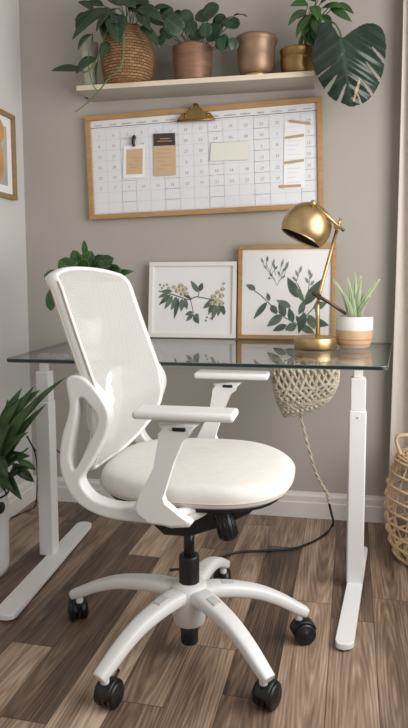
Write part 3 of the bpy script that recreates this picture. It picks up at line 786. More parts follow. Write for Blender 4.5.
# ------------------------------------------------------------------ framed botanical prints leaning on the wall
def picture(px, fwid, fm, name, label, art):
    """px: bottom-left, bottom-right, top-left, top-right in the photo; stands on the desk leaning on the wall"""
    zb = DZ+0.001; yb = 2.485
    bl = V((ay(*px[0], yb).x, yb, zb)); br = V((ay(*px[1], yb).x, yb, zb))
    tl = ay(*px[2], 2.52); tr = ay(*px[3], 2.52); h = ((tl.z+tr.z)/2-zb); top_y = 2.52
    ex = (br-bl); w = ex.length; ex.normalize(); ey = V((0, top_y-yb, h)).normalized(); H_ = math.hypot(top_y-yb, h); en = ex.cross(ey)
    rot = Matrix((ex, en*-1, ey)).transposed()
    t = thing(name, label, 'picture', (bl+br)/2, 'framed botanical prints on the desk')
    b = BM()
    for (x0, y0, x1, y1) in ((0, 0, w, fwid), (0, H_-fwid, w, H_), (0, fwid, fwid, H_-fwid), (w-fwid, fwid, w, H_-fwid)):
        box(b, bl+ex*((x0+x1)/2)+ey*((y0+y1)/2), (x1-x0, 0.022, y1-y0), rot, bev=0.0015)
    # lift so the lowest edge touches the glass
    dz = DZ-min(v.co.z for v in b.verts)+0.0005
    bmesh.ops.translate(b, verts=b.verts[:], vec=(0, 0, dz)); bl = bl+V((0, 0, dz))
    obj('frame', b, fm, t)
    b = BM(); box(b, bl+ex*(w/2)+ey*(H_/2)-en*0.001, (w-2*fwid, 0.006, H_-2*fwid), rot); pr = obj('print', b, 'mat', t)
    b = BM(); art(b, bl+en*0.0026, ex, ey, w, H_); obj('illustration', b, ['art_leaf', 'art_leaf_d', 'art_grey', 'art_cream'], pr, fix=False)
    return t
def art_small(b, o, ex, ey, w, h):
    S = lambda u, v: ((u-148)/88*w, (333-v)/70*h)
    def lf(u0, v0, u1, v1, wd, mi, off): flat_leaf(b, o, ex, ey, *S(u0, v0), *S(u1, v1), wd*w/88, mi, off=off)
    flat_line(b, o, ex, ey, [S(158, 290), S(172, 293), S(188, 298), S(196, 295), S(208, 297), S(222, 300)], 0.004, 1, 0.0002)
    flat_line(b, o, ex, ey, [S(190, 297), S(193, 308), S(194, 317)], 0.003, 0, 0.0002)
    flat_line(b, o, ex, ey, [S(198, 295), S(199, 288)], 0.003, 0, 0.0002)
    k = 0
    for a in ((168, 292, 157, 296, 4), (170, 293, 158, 303, 4.5), (172, 294, 164, 307, 5), (176, 295, 171, 308, 5), (178, 296, 174, 316, 4.5), (182, 297, 181, 309, 6), (184, 297, 187, 307, 5), (180, 290, 192, 298, 4), (172, 290, 160, 290, 4),
              (198, 291, 190, 280, 5), (199, 290, 202, 282, 5), (193, 309, 185, 312, 4), (193, 311, 186, 318, 4), (194, 312, 199, 320, 6), (195, 311, 199, 314, 4), (212, 299, 203, 306, 5), (214, 300, 208, 312, 5), (216, 302, 212, 317, 5), (219, 302, 218, 313, 5), (221, 302, 224, 312, 5), (214, 298, 206, 301, 4), (223, 306, 224, 312, 4)):
        lf(*a, k % 3 == 1, 0.0004+0.0001*(k % 4)); k += 1
    for (u, v, r) in ((180, 285, 3), (184, 288, 3.2), (177, 289, 3), (182, 292, 3), (186, 292, 2.2), (173, 286, 2), (168, 287, 1.7), (213, 295, 3), (217, 299, 3.4), (221, 294, 3), (222, 288, 2.4), (217, 291, 2.4), (212, 301, 2.2), (221, 301, 3), (223, 283, 1.6)):
        for q in range(5): flat_disc(b, o, ex, ey, *[x+y for x, y in zip(S(u, v), (math.cos(q*1.26)*r*.5*w/88, math.sin(q*1.26)*r*.5*w/88))], r*.5*w/88, r*.5*w/88, 3 if q % 3 else 2, 0.001+0.0001*q, 8)
    for (u, v) in ((159, 284), (163, 285), (161, 287), (166, 284), (207, 314), (209, 310), (211, 315), (206, 317)): flat_disc(b, o, ex, ey, *S(u, v), .0045, .0045, 2, 0.001, 8)
def art_large(b, o, ex, ey, w, h):
    S = lambda u, v: ((u-238)/98*w, (336-v)/91*h)
    def lf(u0, v0, u1, v1, wd, mi, off): flat_leaf(b, o, ex, ey, *S(u0, v0), *S(u1, v1), .85*wd*w/98, mi, off=off)
    ln = lambda pts, wd=0.0035, mi=1: flat_line(b, o, ex, ey, [S(*p) for p in pts], wd, mi, 0.0002)
    ln([(252, 287), (262, 294), (274, 305), (286, 315), (300, 322)]); ln([(300, 322), (306, 305), (302, 290), (298, 282)]); ln([(303, 318), (314, 306), (322, 290)]); ln([(296, 284), (300, 270)], 0.002); ln([(309, 290), (311, 272)], 0.002)
    k = 0
    for a in ((256, 288, 246, 283, 7), (268, 300, 254, 317, 7), (270, 299, 268, 291, 5), (272, 303, 278, 312, 8), (284, 312, 268, 324, 10), (286, 314, 280, 298, 9), (292, 305, 277, 298, 8), (299, 296, 288, 276, 11), (305, 300, 296, 284, 6), (306, 303, 322, 278, 12), (300, 312, 307, 296, 7), (294, 320, 290, 305, 8), (298, 322, 286, 327, 10), (304, 322, 297, 313, 7), (310, 312, 316, 326, 10), (312, 318, 330, 322, 10), (302, 323, 316, 330, 9), (288, 322, 274, 328, 8), (314, 306, 328, 300, 9), (306, 310, 300, 330, 10)):
        lf(*a, k % 2, 0.0004+0.00015*(k % 5)); k += 1
    for (x, y, tx, ty) in ((266, 268, 261, 257), (266, 268, 268, 255), (270, 272, 264, 264), (270, 272, 275, 258), (272, 273, 278, 265), (276, 274, 274, 262), (279, 275, 284, 258), (279, 276, 287, 266), (284, 277, 289, 260), (283, 278, 278, 270), (276, 279, 270, 272), (279, 280, 286, 274), (274, 277, 268, 277)):
        ln([(x, y), ((x+tx)/2, (y+ty)/2)], 0.0018, 2); lf((x+tx)/2, (y+ty)/2, tx, ty, 2.6, 2 if k % 3 else 0, 0.0006); k += 1
    ln([(266, 262), (272, 274), (278, 284)], 0.0018, 2); ln([(287, 262), (282, 276), (278, 284)], 0.0018, 2)
    for (x, y, tx, ty) in ((299, 276, 296, 269), (300, 272, 302, 265), (297, 280, 293, 275), (309, 282, 306, 276), (310, 278, 313, 272), (311, 275, 309, 268), (311, 284, 315, 279)): lf(x, y, tx, ty, 3.2, 2, 0.0006)
picture([(148.5, 333.5), (236, 333.5), (148.5, 263), (236, 261.5)], 0.017, 'white_wood', 'framed_print', 'smaller botanical print with a blossoming branch in a white frame, left on the desk', art_small)
picture([(237.5, 336), (335, 337), (237.5, 246.5), (336, 244)], 0.016, 'oak', 'framed_print', 'larger botanical print of green leaves in an oak frame, behind the brass lamp', art_large)

# ------------------------------------------------------------------ brass desk lamp
yl = 2.20; KL = yl/2.1
lb = V((ay(315.5, 345, yl).x, yl, DZ)); k = yl/F*1.02
t = thing('desk_lamp', 'brass desk lamp with a dome shade and jointed arm on the glass desk', 'lamp', lb)
b = BM(); lathe(b, [(r*KL, z*KL) for r, z in [(0.001, 0), (0.067, 0), (0.0695, 0.003), (0.0695, 0.034), (0.068, 0.038), (0.06, 0.040), (0.02, 0.042), (0.012, 0.046), (0.001, 0.046)]], lb, 48); obj('lamp_base', b, 'brass', t)
PT = lambda u, v, dy=0.0: ay(u, v, yl+dy)
b = BM(); tube(b, [lb+V((PT(318, 330).x-lb.x, 0, 0.04)), PT(317.5, 312), PT(318, 302)], 0.0075, 14)
tube(b, [PT(316.5, 312), PT(320.3, 290), PT(337, 230)], 0.0062, 14); obj('stem', b, 'brass', t)
b = BM(); tube(b, [PT(312, 293, -.012), PT(313.5, 293.5, -.012), PT(330, 303, -.006), PT(346, 314, 0.0)], [0.006, 0.007, 0.0055, 0.0055], 12); 
tube(b, [PT(319, 297, -.02), PT(319, 297, .016)], 0.010, 14); obj('lever', b, 'bronze_d', t, 'dark bronze joint and lever')
b = BM(); tube(b, [PT(313, 203, -.046), PT(325, 214, -.046), PT(344, 231, -.03)], 0.0052, 12); obj('upper_arm', b, 'brass', t)
for (u, v, r, q_) in ((313, 203, 0.010, -.02), (337, 226, 0.012, 0)):
    b = BM(); tube(b, [PT(u, v, -.032+q_), PT(u, v, .012)], r, 16); lathe(b, [(0.001, -.006), (r*.8, -.005), (r*.9, 0), (r*.8, .004), (0.001, .005)], PT(u, v, -.034+q_), 16, Matrix.Rotation(PI/2, 3, 'X')); obj('joint_knob', b, 'brass', t)
b = BM(); tube(b, [PT(341, 219, -.02), PT(336, 229, -.02)], 0.005, 10); obj('arm_end', b, 'brass', t)
# dome shade: sphere section, axis along the opening
cs = PT(306.5, 227, 0.0); axd = ((RT*(-0.46)+UP*(-0.89)) + FW*0.03).normalized()
q = V((0, 0, -1)).rotation_difference(axd).to_matrix(); Rs = 0.0795*KL
prof = [(0.001, Rs)]
for i in range(1, 15):
    a = PI*0.5*(i/14.0)*1.32; prof.append((Rs*math.sin(a), Rs*math.cos(a)))
inn = [(r*0.97, z*0.97) for r, z in reversed(prof)]
inn[-1] = (0.001, Rs*.97)
b = BM(); lathe(b, prof, cs, 48, q); rim = prof[-1]
lathe(b, [(rim[0], rim[1]), (rim[0]+.001, rim[1]-.003), (rim[0]-.0025, rim[1]-.004), inn[0]], cs, 48, q)
shade = obj('lamp_shade', b, 'brass', t, fix=True)
b = BM(); lathe(b, inn, cs, 48, q); obj('shade_lining', b, 'dark_inner', shade, 'dark inside of the shade')
b = BM(); lathe(b, [(0.001, .07), (0.014, .07), (0.016, .05), (0.022, .03), (0.02, .01), (0.001, .0)], cs, 20, q); obj('bulb', b, 'pot_white', shade)
b = BM(); tube(b, [PT(312, 206, -.012), cs - axd*Rs*0.98], 0.006, 12); obj('shade_mount', b, 'brass', t)
b = BM(); tube(b, [PT(330, 220, -.04), PT(326, 224, -.01)], 0.004, 8); obj('shade_screw', b, 'brass', t)

# ------------------------------------------------------------------ aloe
yo = 2.25; oc = V((ay(354, 345, yo).x, yo, DZ))
t = thing('potted_plant', 'spiky aloe in a white and tan striped pot on the right end of the desk', 'potted plant', oc)
hp = ay(354, 317, yo-.05).z-DZ
prof = [(0.001, 0), (0.046, 0), (0.052, 0.006), (0.056, 0.012), (0.0555, 0.016), (0.0595, 0.02), (0.059, 0.028), (0.0615, 0.033), (0.061, 0.042), (0.063, 0.048), (0.063, hp*.58), (0.0625, hp-.003), (0.061, hp), (0.058, hp), (0.057, hp-.012)]
b = BM(); lathe(b, prof, oc, 48, mi=[0, 0, 1, 2, 1, 1, 2, 1, 1, 1, 0, 0, 0, 0]); obj('pot', b, ['pot_white', 'pot_tan', 'pot_tan_d'], t)
b = BM(); lathe(b, [(0.001, hp-.008), (0.0575, hp-.011)], oc, 24); obj('soil', b, 'soil', t)
b = BM()
for (u0, u1, v1, dy, r) in ((352, 333, 279, -.02, .009), (353, 341, 287, .03, .008), (353, 347, 276, -.01, .009), (355, 355, 271, .03, .008), (356, 361, 276, -.025, .009), (357, 371, 296, -.04, .007), (357, 380, 279, .01, .009), (354, 350, 286, -.045, .008), (352, 344, 294, -.05, .007), (356, 366, 290, .04, .008), (354, 358, 285, .05, .008)):
    p0 = V((ay(u0, 320, yo).x, yo+dy*.3, DZ+hp-.014)); p1 = ay(u1, v1, yo+dy)
    mid = p0.lerp(p1, .5)+V(((p1.x-p0.x)*-.12, 0, 0.004))
    pts = catmull([p0, mid, p1], 5)
    tube(b, pts, [r, r*1.1, r*.85, r*.55, .0012], 8, 0, fixed=((V((0, -1, 0.15))).normalized(), [r*.6, r*.6, r*.45, r*.3, .001]))
    nrm = V((0, -1, 0.1))
    for sg in (-1, 1):
        sdv = (p1-p0).normalized().cross(nrm).normalized()
        rr_ = lerp_list([r, r*1.1, r*.85, r*.55, .0012], len(pts))
        tube(b, [p+sdv*(rr_[i]*sg*.93)+V((0, -.0008, 0)) for i, p in enumerate(pts)], [.0016, .0016, .0008], 5, 1)
obj('leaves', b, ['aloe', 'aloe_edge'], t)

# ------------------------------------------------------------------ plant behind the chair
yq = 2.22; qc = V((ay(88, 330, yq).x, yq, DZ))
t = thing('potted_plant', 'rubbery round-leaved plant on the desk behind the chair back', 'potted plant', qc)
b = BM(); lathe(b, [(0.001, 0), (0.042, 0), (0.046, .004), (0.055, .09), (0.052, .09), (0.05, .08), (0.001, .08)], qc, 32); obj('pot', b, 'pot_white', t)
b = BM(); lathe(b, [(0.001, .083), (0.05, .081)], qc, 20); obj('soil', b, 'soil', t)
b = BM(); st = BM(); top = qc+V((0, 0, .08))
for (u0, v0, u1, v1, y0, y1, w, nx) in ((66, 282, 44, 275, 2.18, 2.13, 16, -.3), (60, 284, 51, 311, 2.16, 2.12, 15, -.4), (76, 284, 49, 291, 2.17, 2.1, 15, -.2), (80, 276, 59, 260, 2.2, 2.17, 17, -.2), (86, 274, 73, 250, 2.22, 2.2, 13, -.2), (84, 284, 64, 272, 2.16, 2.1, 14, -.1), (84, 272, 92, 251, 2.22, 2.2, 15, .2), (92, 276, 114, 258, 2.22, 2.17, 17, .3), (84, 278, 86, 258, 2.17, 2.13, 14, 0), (96, 280, 122, 270, 2.2, 2.13, 17, .3), (102, 280, 134, 271, 2.2, 2.14, 10, .3), (86, 256, 84, 240, 2.24, 2.24, 6, .2), (74, 288, 60, 300, 2.15, 2.08, 15, -.2), (94, 272, 104, 255, 2.24, 2.22, 14, .3), (96, 272, 110, 266, 2.16, 2.1, 15, .2), (70, 280, 78, 262, 2.16, 2.1, 14, -.1)):
    p0, p1 = ay(u0, v0, y0), ay(u1, v1, y1); leaf(b, p0, p1, w*2.2/F*1.15, (nx, -1, random.uniform(.2, .5)), .1, .18, 'round' if w > 12 else 'ovate', 10, 6)
    tube(st, catmull([top, (top+p0)/2+V((0, 0, .02)), p0], 4), .0028, 6)
obj('foliage', b, 'leaf_mid', t, mods=(SOLID(.001),)); obj('stems', st, 'stem', t)

# ------------------------------------------------------------------ floor plant, left
yf = 1.84; pc = V((-1.118, yf, 0))
t = thing('potted_plant', 'leafy floor plant with long arching leaves in a white planter by the left wall', 'potted plant', pc)
zt = ay(6, 492, yf).z
b = BM(); lathe(b, [(0.001, 0), (0.078, 0), (0.095, 0.008), (0.102, 0.03), (0.104, zt-.02), (0.103, zt), (0.097, zt), (0.096, zt-.03), (0.001, zt-.035)], pc, 40); planter = obj('planter', b, 'pot_white', t)
b = BM(); lathe(b, [(0.001, zt-.028), (0.0965, zt-.031)], pc, 24); obj('soil', b, 'soil', t)
hz = ay(2, 517, yf-.09).z; hp_ = V((ax(2, 517, -1.05).x, 0, hz)); ang = math.radians(-11)
hd = V((math.cos(ang), math.sin(ang), 0)); hc = pc+hd*0.1025+V((0, 0, hz))
b = BM(); lathe(b, [(0.001, .004), (0.018, .004), (0.02, 0), (0.02, -.004), (.001, -.004)], hc, 24, V((0, 0, 1)).rotation_difference(hd).to_matrix()); obj('handle_hole', b, 'black', planter)
b = BM(); tube(b, [pc+V((math.cos(a)*.1055, math.sin(a)*.1055, zt-.012)) for a in [2*PI*i/40 for i in range(40)]], .0035, 8, closed=True)
arc = [pc+hd*(.106*math.cos(s))+V((0, 0, zt+.07*math.sin(s)))+V((hd.y*-.0, 0, 0)) for s in [PI*i/16 for i in range(17)]]
hd2 = V((1, 0.1, 0)).normalized()
arc = [pc+hd2*(.106*math.cos(s))+V((0, -0.0, zt-.012+.05*math.sin(s))) for s in [PI*i/16 for i in range(17)]]
tube(b, arc, .003, 8); obj('strap', b, 'cable', planter, 'dark wire band and handle of the planter')
b = BM(); st = BM(); top = pc+V((0, 0, zt-.03))
for (um, vm, u1, v1, ym, y1, w) in ((22, 412, 66, 377, 1.84, 1.94, 7), (6, 440, 34, 386, 1.8, 1.84, 12), (4, 470, 46, 404, 1.78, 1.82, 11), (8, 400, 40, 390, 1.82, 1.85, 12), (12, 440, 38, 398, 1.78, 1.78, 12), (20, 440, 40, 412, 1.84, 1.86, 11), (14, 455, 28, 432, 1.76, 1.74, 14), (4, 430, 20, 400, 1.8, 1.78, 13), (22, 452, 34, 482, 1.84, 1.88, 10), (14, 462, 22, 500, 1.74, 1.72, 10), (28, 448, 36, 470, 1.86, 1.9, 7), (2, 440, 8, 478, 1.74, 1.7, 13), (-6, 420, -4, 380, 1.8, 1.76, 12), (6, 470, 14, 492, 1.74, 1.7, 11), (0, 450, 10, 424, 1.76, 1.74, 14), (-14, 430, -30, 400, 1.84, 1.8, 12), (-10, 450, -22, 480, 1.76, 1.72, 12), (10, 448, 30, 456, 1.78, 1.78, 12), (18, 470, 30, 468, 1.8, 1.8, 11), (8, 415, 22, 388, 1.88, 1.92, 10)):
    pm, p1 = ay(um, vm, ym), ay(u1, v1, y1)
    s0 = top+V((random.uniform(-.03, .03), random.uniform(-.03, .03), 0))
    tube(st, catmull([s0, (s0+pm)/2+V((0, 0, .015)), pm], 4), .003, 6)
    leaf(b, pm+(s0-pm)*.25, p1, w*1.85/F*1.15, (random.uniform(-.2, .5), -.7, .6), .12, .3, 'ovate', 10, 4)
obj('foliage', b, 'leaf_floor', t, mods=(SOLID(.0008),)); obj('stems', st, 'stem', t)

# thin black cord near the left leg
b = BM(); tube(b, catmull([V((LX+.022, 2.3, .006)), az(30, 510, .006), ay(35.5, 505, 2.2), ay(37, 490, 2.18), ay(37, 465, 2.18), ay(34, 450, 2.14), ay(27, 436, 2.12), ay(38, 452, 2.26), ay(58, 451, 2.40), V((-.9, 2.45, .03)), V((-.7, 2.47, .006))], 6), .0028, 6)
# (kept as one loose cord: hangs in a loop against the wall and drops to the floor)
o = obj('cord', b, 'cable', None, origin=(-1.1, 2.3, 0)); tag(o, 'thin black cord looping behind the left desk leg and the floor plant', 'cord')

# ------------------------------------------------------------------ macrame pouch and cable
ym = 2.13
t = thing('macrame_pouch', 'beige knotted macrame pouch hanging under the glass desktop', 'pouch', ay(305, 368, ym))
TLp, TRp = (271, 367), (337, 367)
def pouch(s, tt, front=1, bulge=0.055, out=0.0):
    L_ = catmull([V((270, 357, 0)), V((274, 388, 0)), V((279, 404, 0)), V((285, 416, 0))], 4); R_ = catmull([V((337, 357, 0)), V((338, 380, 0)), V((331, 396, 0)), V((324, 404, 0))], 4)
    f = tt*(len(L_)-1); i = min(int(f), len(L_)-2); g = f-i
    l = L_[i].lerp(L_[i+1], g); r = R_[i].lerp(R_[i+1], g); p = l.lerp(r, s)
    yy = 4.0*math.sin(PI*s)*tt*0.4
    c = ay(p.x, p.y+yy, ym)
    dy = bulge*math.sqrt(max(0, 1-(2*s-1)**2))*(0.35+0.65*math.sin(PI*min(1, .15+.8*tt)))+out
    return c+V((0, -dy*front, 0))
b = BM(); NS, NT = 20, 12
G = [[[b.verts.new(pouch(i/NS, j/NT, fr)) for i in range(NS+1)] for j in range(NT+1)] for fr in (1, -1)]
for g in G:
    for j in range(NT):
        for i in range(NS): f = b.faces.new((g[j][i], g[j][i+1], g[j+1][i+1], g[j+1][i])); f.smooth = True
for i in range(NS): b.faces.new((G[0][NT][i], G[0][NT][i+1], G[1][NT][i+1], G[1][NT][i]))
bmesh.ops.remove_doubles(b, verts=b.verts[:], dist=1e-4)
obj('pouch_body', b, 'rope_b', t)
b = BM()
def wig(pts, r): tube(b, pts, r, 7)
for kx in range(-8, 13):
    for sl in (1.0, -0.8):
        pts = []
        for i in range(23):
            tt = i/22; s = kx/10.0+sl*tt*0.8+(0.0 if sl > 0 else .35)
            if 0.0 <= s <= 1.0: pts.append(pouch(s, tt, 1, out=.004+.003*math.sin(i*1.5+kx)))
        if len(pts) > 3: wig(pts, [.0042+.0016*((kx) % 2)]*2)
for tt in (0.03, .36, .68, .97):
    wig([pouch(i/24, min(1, tt+.02*math.sin(i*.9)), 1, out=.006) for i in range(25)], .0045)
for s in (0.0, 1.0): wig([pouch(s, i/14, 1, out=.003) for i in range(15)], .006)
for i in range(9):
    for j in range(3):
        c = pouch((i+.5+.5*(j % 2))/10, .18+.32*j, 1, out=.009); lathe(b, [(0.001, -.007), (.006, -.003), (.0065, .003), (.001, .007)], c, 8)
obj('rope_net', b, 'rope', t)
t = thing('power_cable', 'beige rope cord from the macrame pouch turning into a black cable across the floor', 'cable', az(325, 534))
p_rope = catmull([ay(299, 411, ym-.01), ay(304, 430, 2.125), ay(309, 450, 2.13), ay(315, 470, 2.14), ay(321, 483, 2.15), ay(327, 493, 2.165), ay(329, 503, 2.185)], 8)
b = BM()
for ph in (0, PI):
    tube(b, [p+V((math.cos(i*.9+ph), math.sin(i*.9+ph), 0))*.0032 for i, p in enumerate(p_rope)], .0034, 6)
obj('rope_sleeve', b, 'rope', t, 'twisted beige rope')
b = BM(); tube(b, catmull([p_rope[-2], ay(331, 512, 2.22), az(333, 524, .01), az(325, 534, .0045), az(310, 543, .0045), az(290, 549, .0045), az(260, 551, .0045), az(240, 552, .0045), az(222, 557, .0045), az(200, 566, .0045), az(170, 570, .0045)], 8), .0042, 8)
obj('cable', b, 'cable', t, 'black rubber cable')

# ------------------------------------------------------------------ rattan basket
BY_ = 2.245; rc = V((ay(385, 500, BY_).x+.178, BY_, 0)); HB = 0.365
t = thing('rattan_basket', 'open-weave rattan lantern basket with a loop handle beside the curtain', 'basket', rc)
rp = lambda z: 0.105+0.07*max(0.0, math.sin(PI*min(1, max(0, (z/HB)*0.84+0.09))))**0.6
def ring(bm, r, z, rad, n=40, wob=0.0):
    tube(bm, [rc+V((math.cos(2*PI*i/n)*(r+wob*math.sin(i*2.3)), math.sin(2*PI*i/n)*(r+wob*math.sin(i*1.7)), z+wob*math.sin(i*.9))) for i in range(n)], rad, 7, closed=True)
b = BM()
for i in range(18):
    a = 2*PI*i/18; pts = []
    for j in range(15):
        z = 0.012+(HB-.03)*j/14; r = rp(z)-.003; pts.append(rc+V((math.cos(a+.02*j)*r, math.sin(a+.02*j)*r, z)))
    for q in (.75, .45, .12): pts.append(rc+V((math.cos(a+.3)*rp(HB-.02)*q, math.sin(a+.3)*rp(HB-.02)*q, HB-.012+.02*(1-q))))
    tube(b, catmull(pts, 2), .0034, 6)
obj('ribs', b, 'rattan', t)
b = BM()
for j in range(9): z = .012+j*(HB-.035)/8; ring(b, rp(z)+.003, z, .0048, wob=.0012)
for j in range(9): q = .96-.1*j; ring(b, rp(HB-.02)*q, HB-.014+.024*(1-q), .0045, wob=.0008)
for j in range(4): ring(b, rp(.006)*(1-.22*j), .006, .005)
obj('hoops', b, 'rattan', t)
b = BM(); hx = ay(401, 446, BY_).x
for off in (-.005, .005):
    tube(b, catmull([V((hx, BY_+off, HB-.006)), V((hx-.012, BY_+off, HB+.025)), V((hx-.016, BY_+off, HB+.045)), V((hx-.006, BY_+off, HB+.058)), V((hx+.03, BY_+off, HB+.06)), V((hx+.09, BY_+off, HB+.045)), V((hx+.13, BY_+off, HB+.0))], 6), .006, 8)
obj('handle', b, 'rattan', t)

# ------------------------------------------------------------------ curtain
b = BM(); n = 90; nz = 24; g = []
for j in range(nz+1):
    z = 0.012+(2.3-.012)*j/nz; row = []
    for i in range(n+1):
        s = i/n; x = .235+.56*s; ph = s*2*PI*5.5
        row.append(b.verts.new((x+.012*math.sin(ph*.5+z), 2.475+.026*math.sin(ph)*(1-.15*math.sin(z*3))+.006*math.sin(ph*2.3+z*2), z)))
    g.append(row)
for j in range(nz):
    for i in range(n):
        f = b.faces.new((g[j][i], g[j][i+1], g[j+1][i+1], g[j+1][i])); f.smooth = True
t = thing('curtain', 'pale beige linen curtain hanging in folds at the right edge', 'curtain', (.54, 2.455, 2.3))
obj('curtain_cloth', b, 'curtain', t, mods=(SOLID(.0015),))
b = BM(); tube(b, [V((.24, 2.455, 2.315)), V((RX-.01, 2.455, 2.315))], .011, 12); obj('curtain_rod', b, 'brass_d', t)

# ------------------------------------------------------------------ office chair
CX, CY = -0.338, 1.53
ch = thing('office_chair', 'white ergonomic office chair with mesh back on a five-star caster base', 'office chair', (CX, CY, 0))
# backrest
prof_z = [(.505, -.508), (.54, -.494), (.583, -.478), (.62, -.467), (.657, -.462), (.715, -.471), (.78, -.493), (.843, -.514), (.92, -.538), (.965, -.551), (.992, -.566)]
def bxz(z):
    for (z0, x0), (z1, x1) in zip(prof_z, prof_z[1:]):
        if z <= z1: return x0+(x1-x0)*(z-z0)/(z1-z0)
    return prof_z[-1][1]
BYC = 1.518
def hw(z):
    h = .226-.004*(z-.75)/.25
    if z < .66: q = (.66-z)/.155; h *= math.sqrt(max(0.0, 1-min(1, q)**2.6))*.97+.03
    if z > .962: q = (z-.962)/.031; h -= .024*(1-math.sqrt(max(0, 1-min(1, q)**2)))
    return h
def bp_(s, z, off=0.0):
    h = hw(z); y = BYC+s*h
    q = max(0.0, (z-.62)/.37)
    return V((bxz(z)-.034*(1-(s*h/.232)**2)+.006*s-.007+off, y, z-.002-.018*abs(s)**2.5*q*q))
zs = [.508+(.99-.508)*i/44 for i in range(45)]
b = BM(); NSg = 24
g = [[b.verts.new(bp_(2*i/NSg-1, z)) for i in range(NSg+1)] for z in zs]
for j in range(44):
    for i in range(NSg): f = b.faces.new((g[j][i], g[j][i+1], g[j+1][i+1], g[j+1][i])); f.smooth = True
obj('mesh_back', b, 'mesh', ch, 'white woven mesh of the backrest', mods=(SOLID(.002),))
loop = [bp_(-1, z, -.008) for z in zs]+[bp_(2*i/14-1, .99, -.008) for i in range(1, 14)]+[bp_(1, z, -.008) for z in reversed(zs)]+[bp_(1-2*i/8, .508, -.008) for i in range(1, 8)]
b = BM(); tube(b, loop, .007, 10, closed=True, fixed=(V((1, 0, .25)).normalized(), .015)); bf = obj('back_frame', b, 'plastic', ch)
for sg in (-1, 1):
    b = BM(); tube(b, [bp_(sg, z, .005)+V((0, sg*.006, 0)) for z in zs if .56 < z < .985], .0022, 6); obj('edge_piping', b, 'beige', bf, 'beige piping along the back frame')
    b = BM(); tube(b, [bp_(sg, z, -.018)+V((0, sg*.005, 0)) for z in zs if .56 < z < .975], .0022, 6); obj('edge_piping', b, 'beige', bf, 'beige piping along the back frame')
# lumbar pad behind the mesh
b = BM(); n1 = 16
g = []
for j in range(n1+1):
    z = .56+.185*j/n1; q = (z-.652)/.094; wv = .14*math.sqrt(max(0.02, 1-abs(q)**3))
    g.append([b.verts.new(V((bxz(z)-.048+.032*(s_*wv/.232)**2, BYC+s_*wv, z))) for s_ in [2*i/12-1 for i in range(13)]])
for j in range(n1):
    for i in range(12): f = b.faces.new((g[j][i], g[j][i+1], g[j+1][i+1], g[j+1][i])); f.smooth = True
obj('lumbar_support', b, 'plastic', ch, mods=(SOLID(.012), SUB(1)))
# side loops of the back support, traced in the near side's plane
def XZ(u, v, y=1.30): p = ay(u, v, y); return (p.x, p.z)
OUTC = [(62, 62), (75, 50), (98, 52), (120, 68), (145, 98), (162, 130), (165, 162), (154, 200), (135, 238), (118, 268), (102, 290), (98, 305), (108, 325), (128, 345), (160, 358), (200, 364), (245, 362), (285, 378), (320, 396), (318, 412), (275, 408), (240, 402), (190, 397), (150, 388), (110, 370), (78, 342), (58, 305), (48, 270), (47, 235), (54, 190), (66, 150), (70, 120), (66, 92)]
HOLC = [(92, 108), (104, 104), (118, 120), (135, 142), (138, 162), (130, 185), (112, 222), (98, 252), (84, 274), (76, 264), (73, 240), (77, 205), (85, 165), (90, 135)]
def plate(outlines, half, bev):
    """rounded flat plate with holes, drawn in x/z and thickened along y; returns a bmesh centred on y = 0"""
    cu = bpy.data.curves.new('t', 'CURVE'); cu.dimensions = '2D'; cu.fill_mode = 'BOTH'; cu.extrude = half-bev; cu.bevel_depth = bev; cu.bevel_resolution = 3; cu.offset = -bev
    for P in outlines:
        Q = catmull([V((x, z, 0)) for x, z in P], 4, True); sp = cu.splines.new('POLY'); sp.points.add(len(Q)-1); sp.use_cyclic_u = True
        for pt, q in zip(sp.points, Q): pt.co = (q.x, q.y, 0, 1)
    ob = bpy.data.objects.new('t', cu); me = bpy.data.meshes.new_from_object(ob)
    bm = BM(); bm.from_mesh(me); bpy.data.objects.remove(ob); bpy.data.curves.remove(cu); bpy.data.meshes.remove(me)
    for v in bm.verts: v.co = V((v.co.x, v.co.z, v.co.y))
    bmesh.ops.remove_doubles(bm, verts=bm.verts[:], dist=1e-5)
    for f in bm.faces: f.smooth = abs(f.normal.y) < .98
    return bm
o2 = [XZ(40+x/2.4, 355+y/2.4, 1.28) for x, y in OUTC]; h2 = [XZ(40+x/2.4, 355+y/2.4, 1.28) for x, y in HOLC]
for sg in (-1, 1):
    b = plate([o2, h2], .021, .0065)
    xe = max(p[0] for p in o2)
    bmesh.ops.translate(b, verts=b.verts[:], vec=(0, CY+sg*.232, 0))
    p0 = XZ(168, 521, 1.28); p1 = XZ(190, 524, 1.28)
    tube(b, catmull([V((p0[0]-.02, CY+sg*.232, p0[1]+.002)), V((p0[0]+.015, CY+sg*.225, p0[1]-.001)), V((p1[0], CY+sg*.18, p1[1])), V((p1[0]+.01, CY+sg*.09, p1[1]-.012))], 5), .0155, 14)
    obj('back_support', b, 'plastic', ch)
b = BM(); x0, z0 = XZ(92, 501); tube(b, catmull([V((bxz(.6)-.03, CY-.23, .665)), V((bxz(.6)-.075, CY-.11, .655)), V((bxz(.6)-.085, CY, .65)), V((bxz(.6)-.075, CY+.11, .655)), V((bxz(.6)-.03, CY+.23, .665))], 6), .010, 14, fixed=(V((0, 0, 1)), [.03]*2), pw=.7); obj('cross_brace', b, 'plastic', ch)
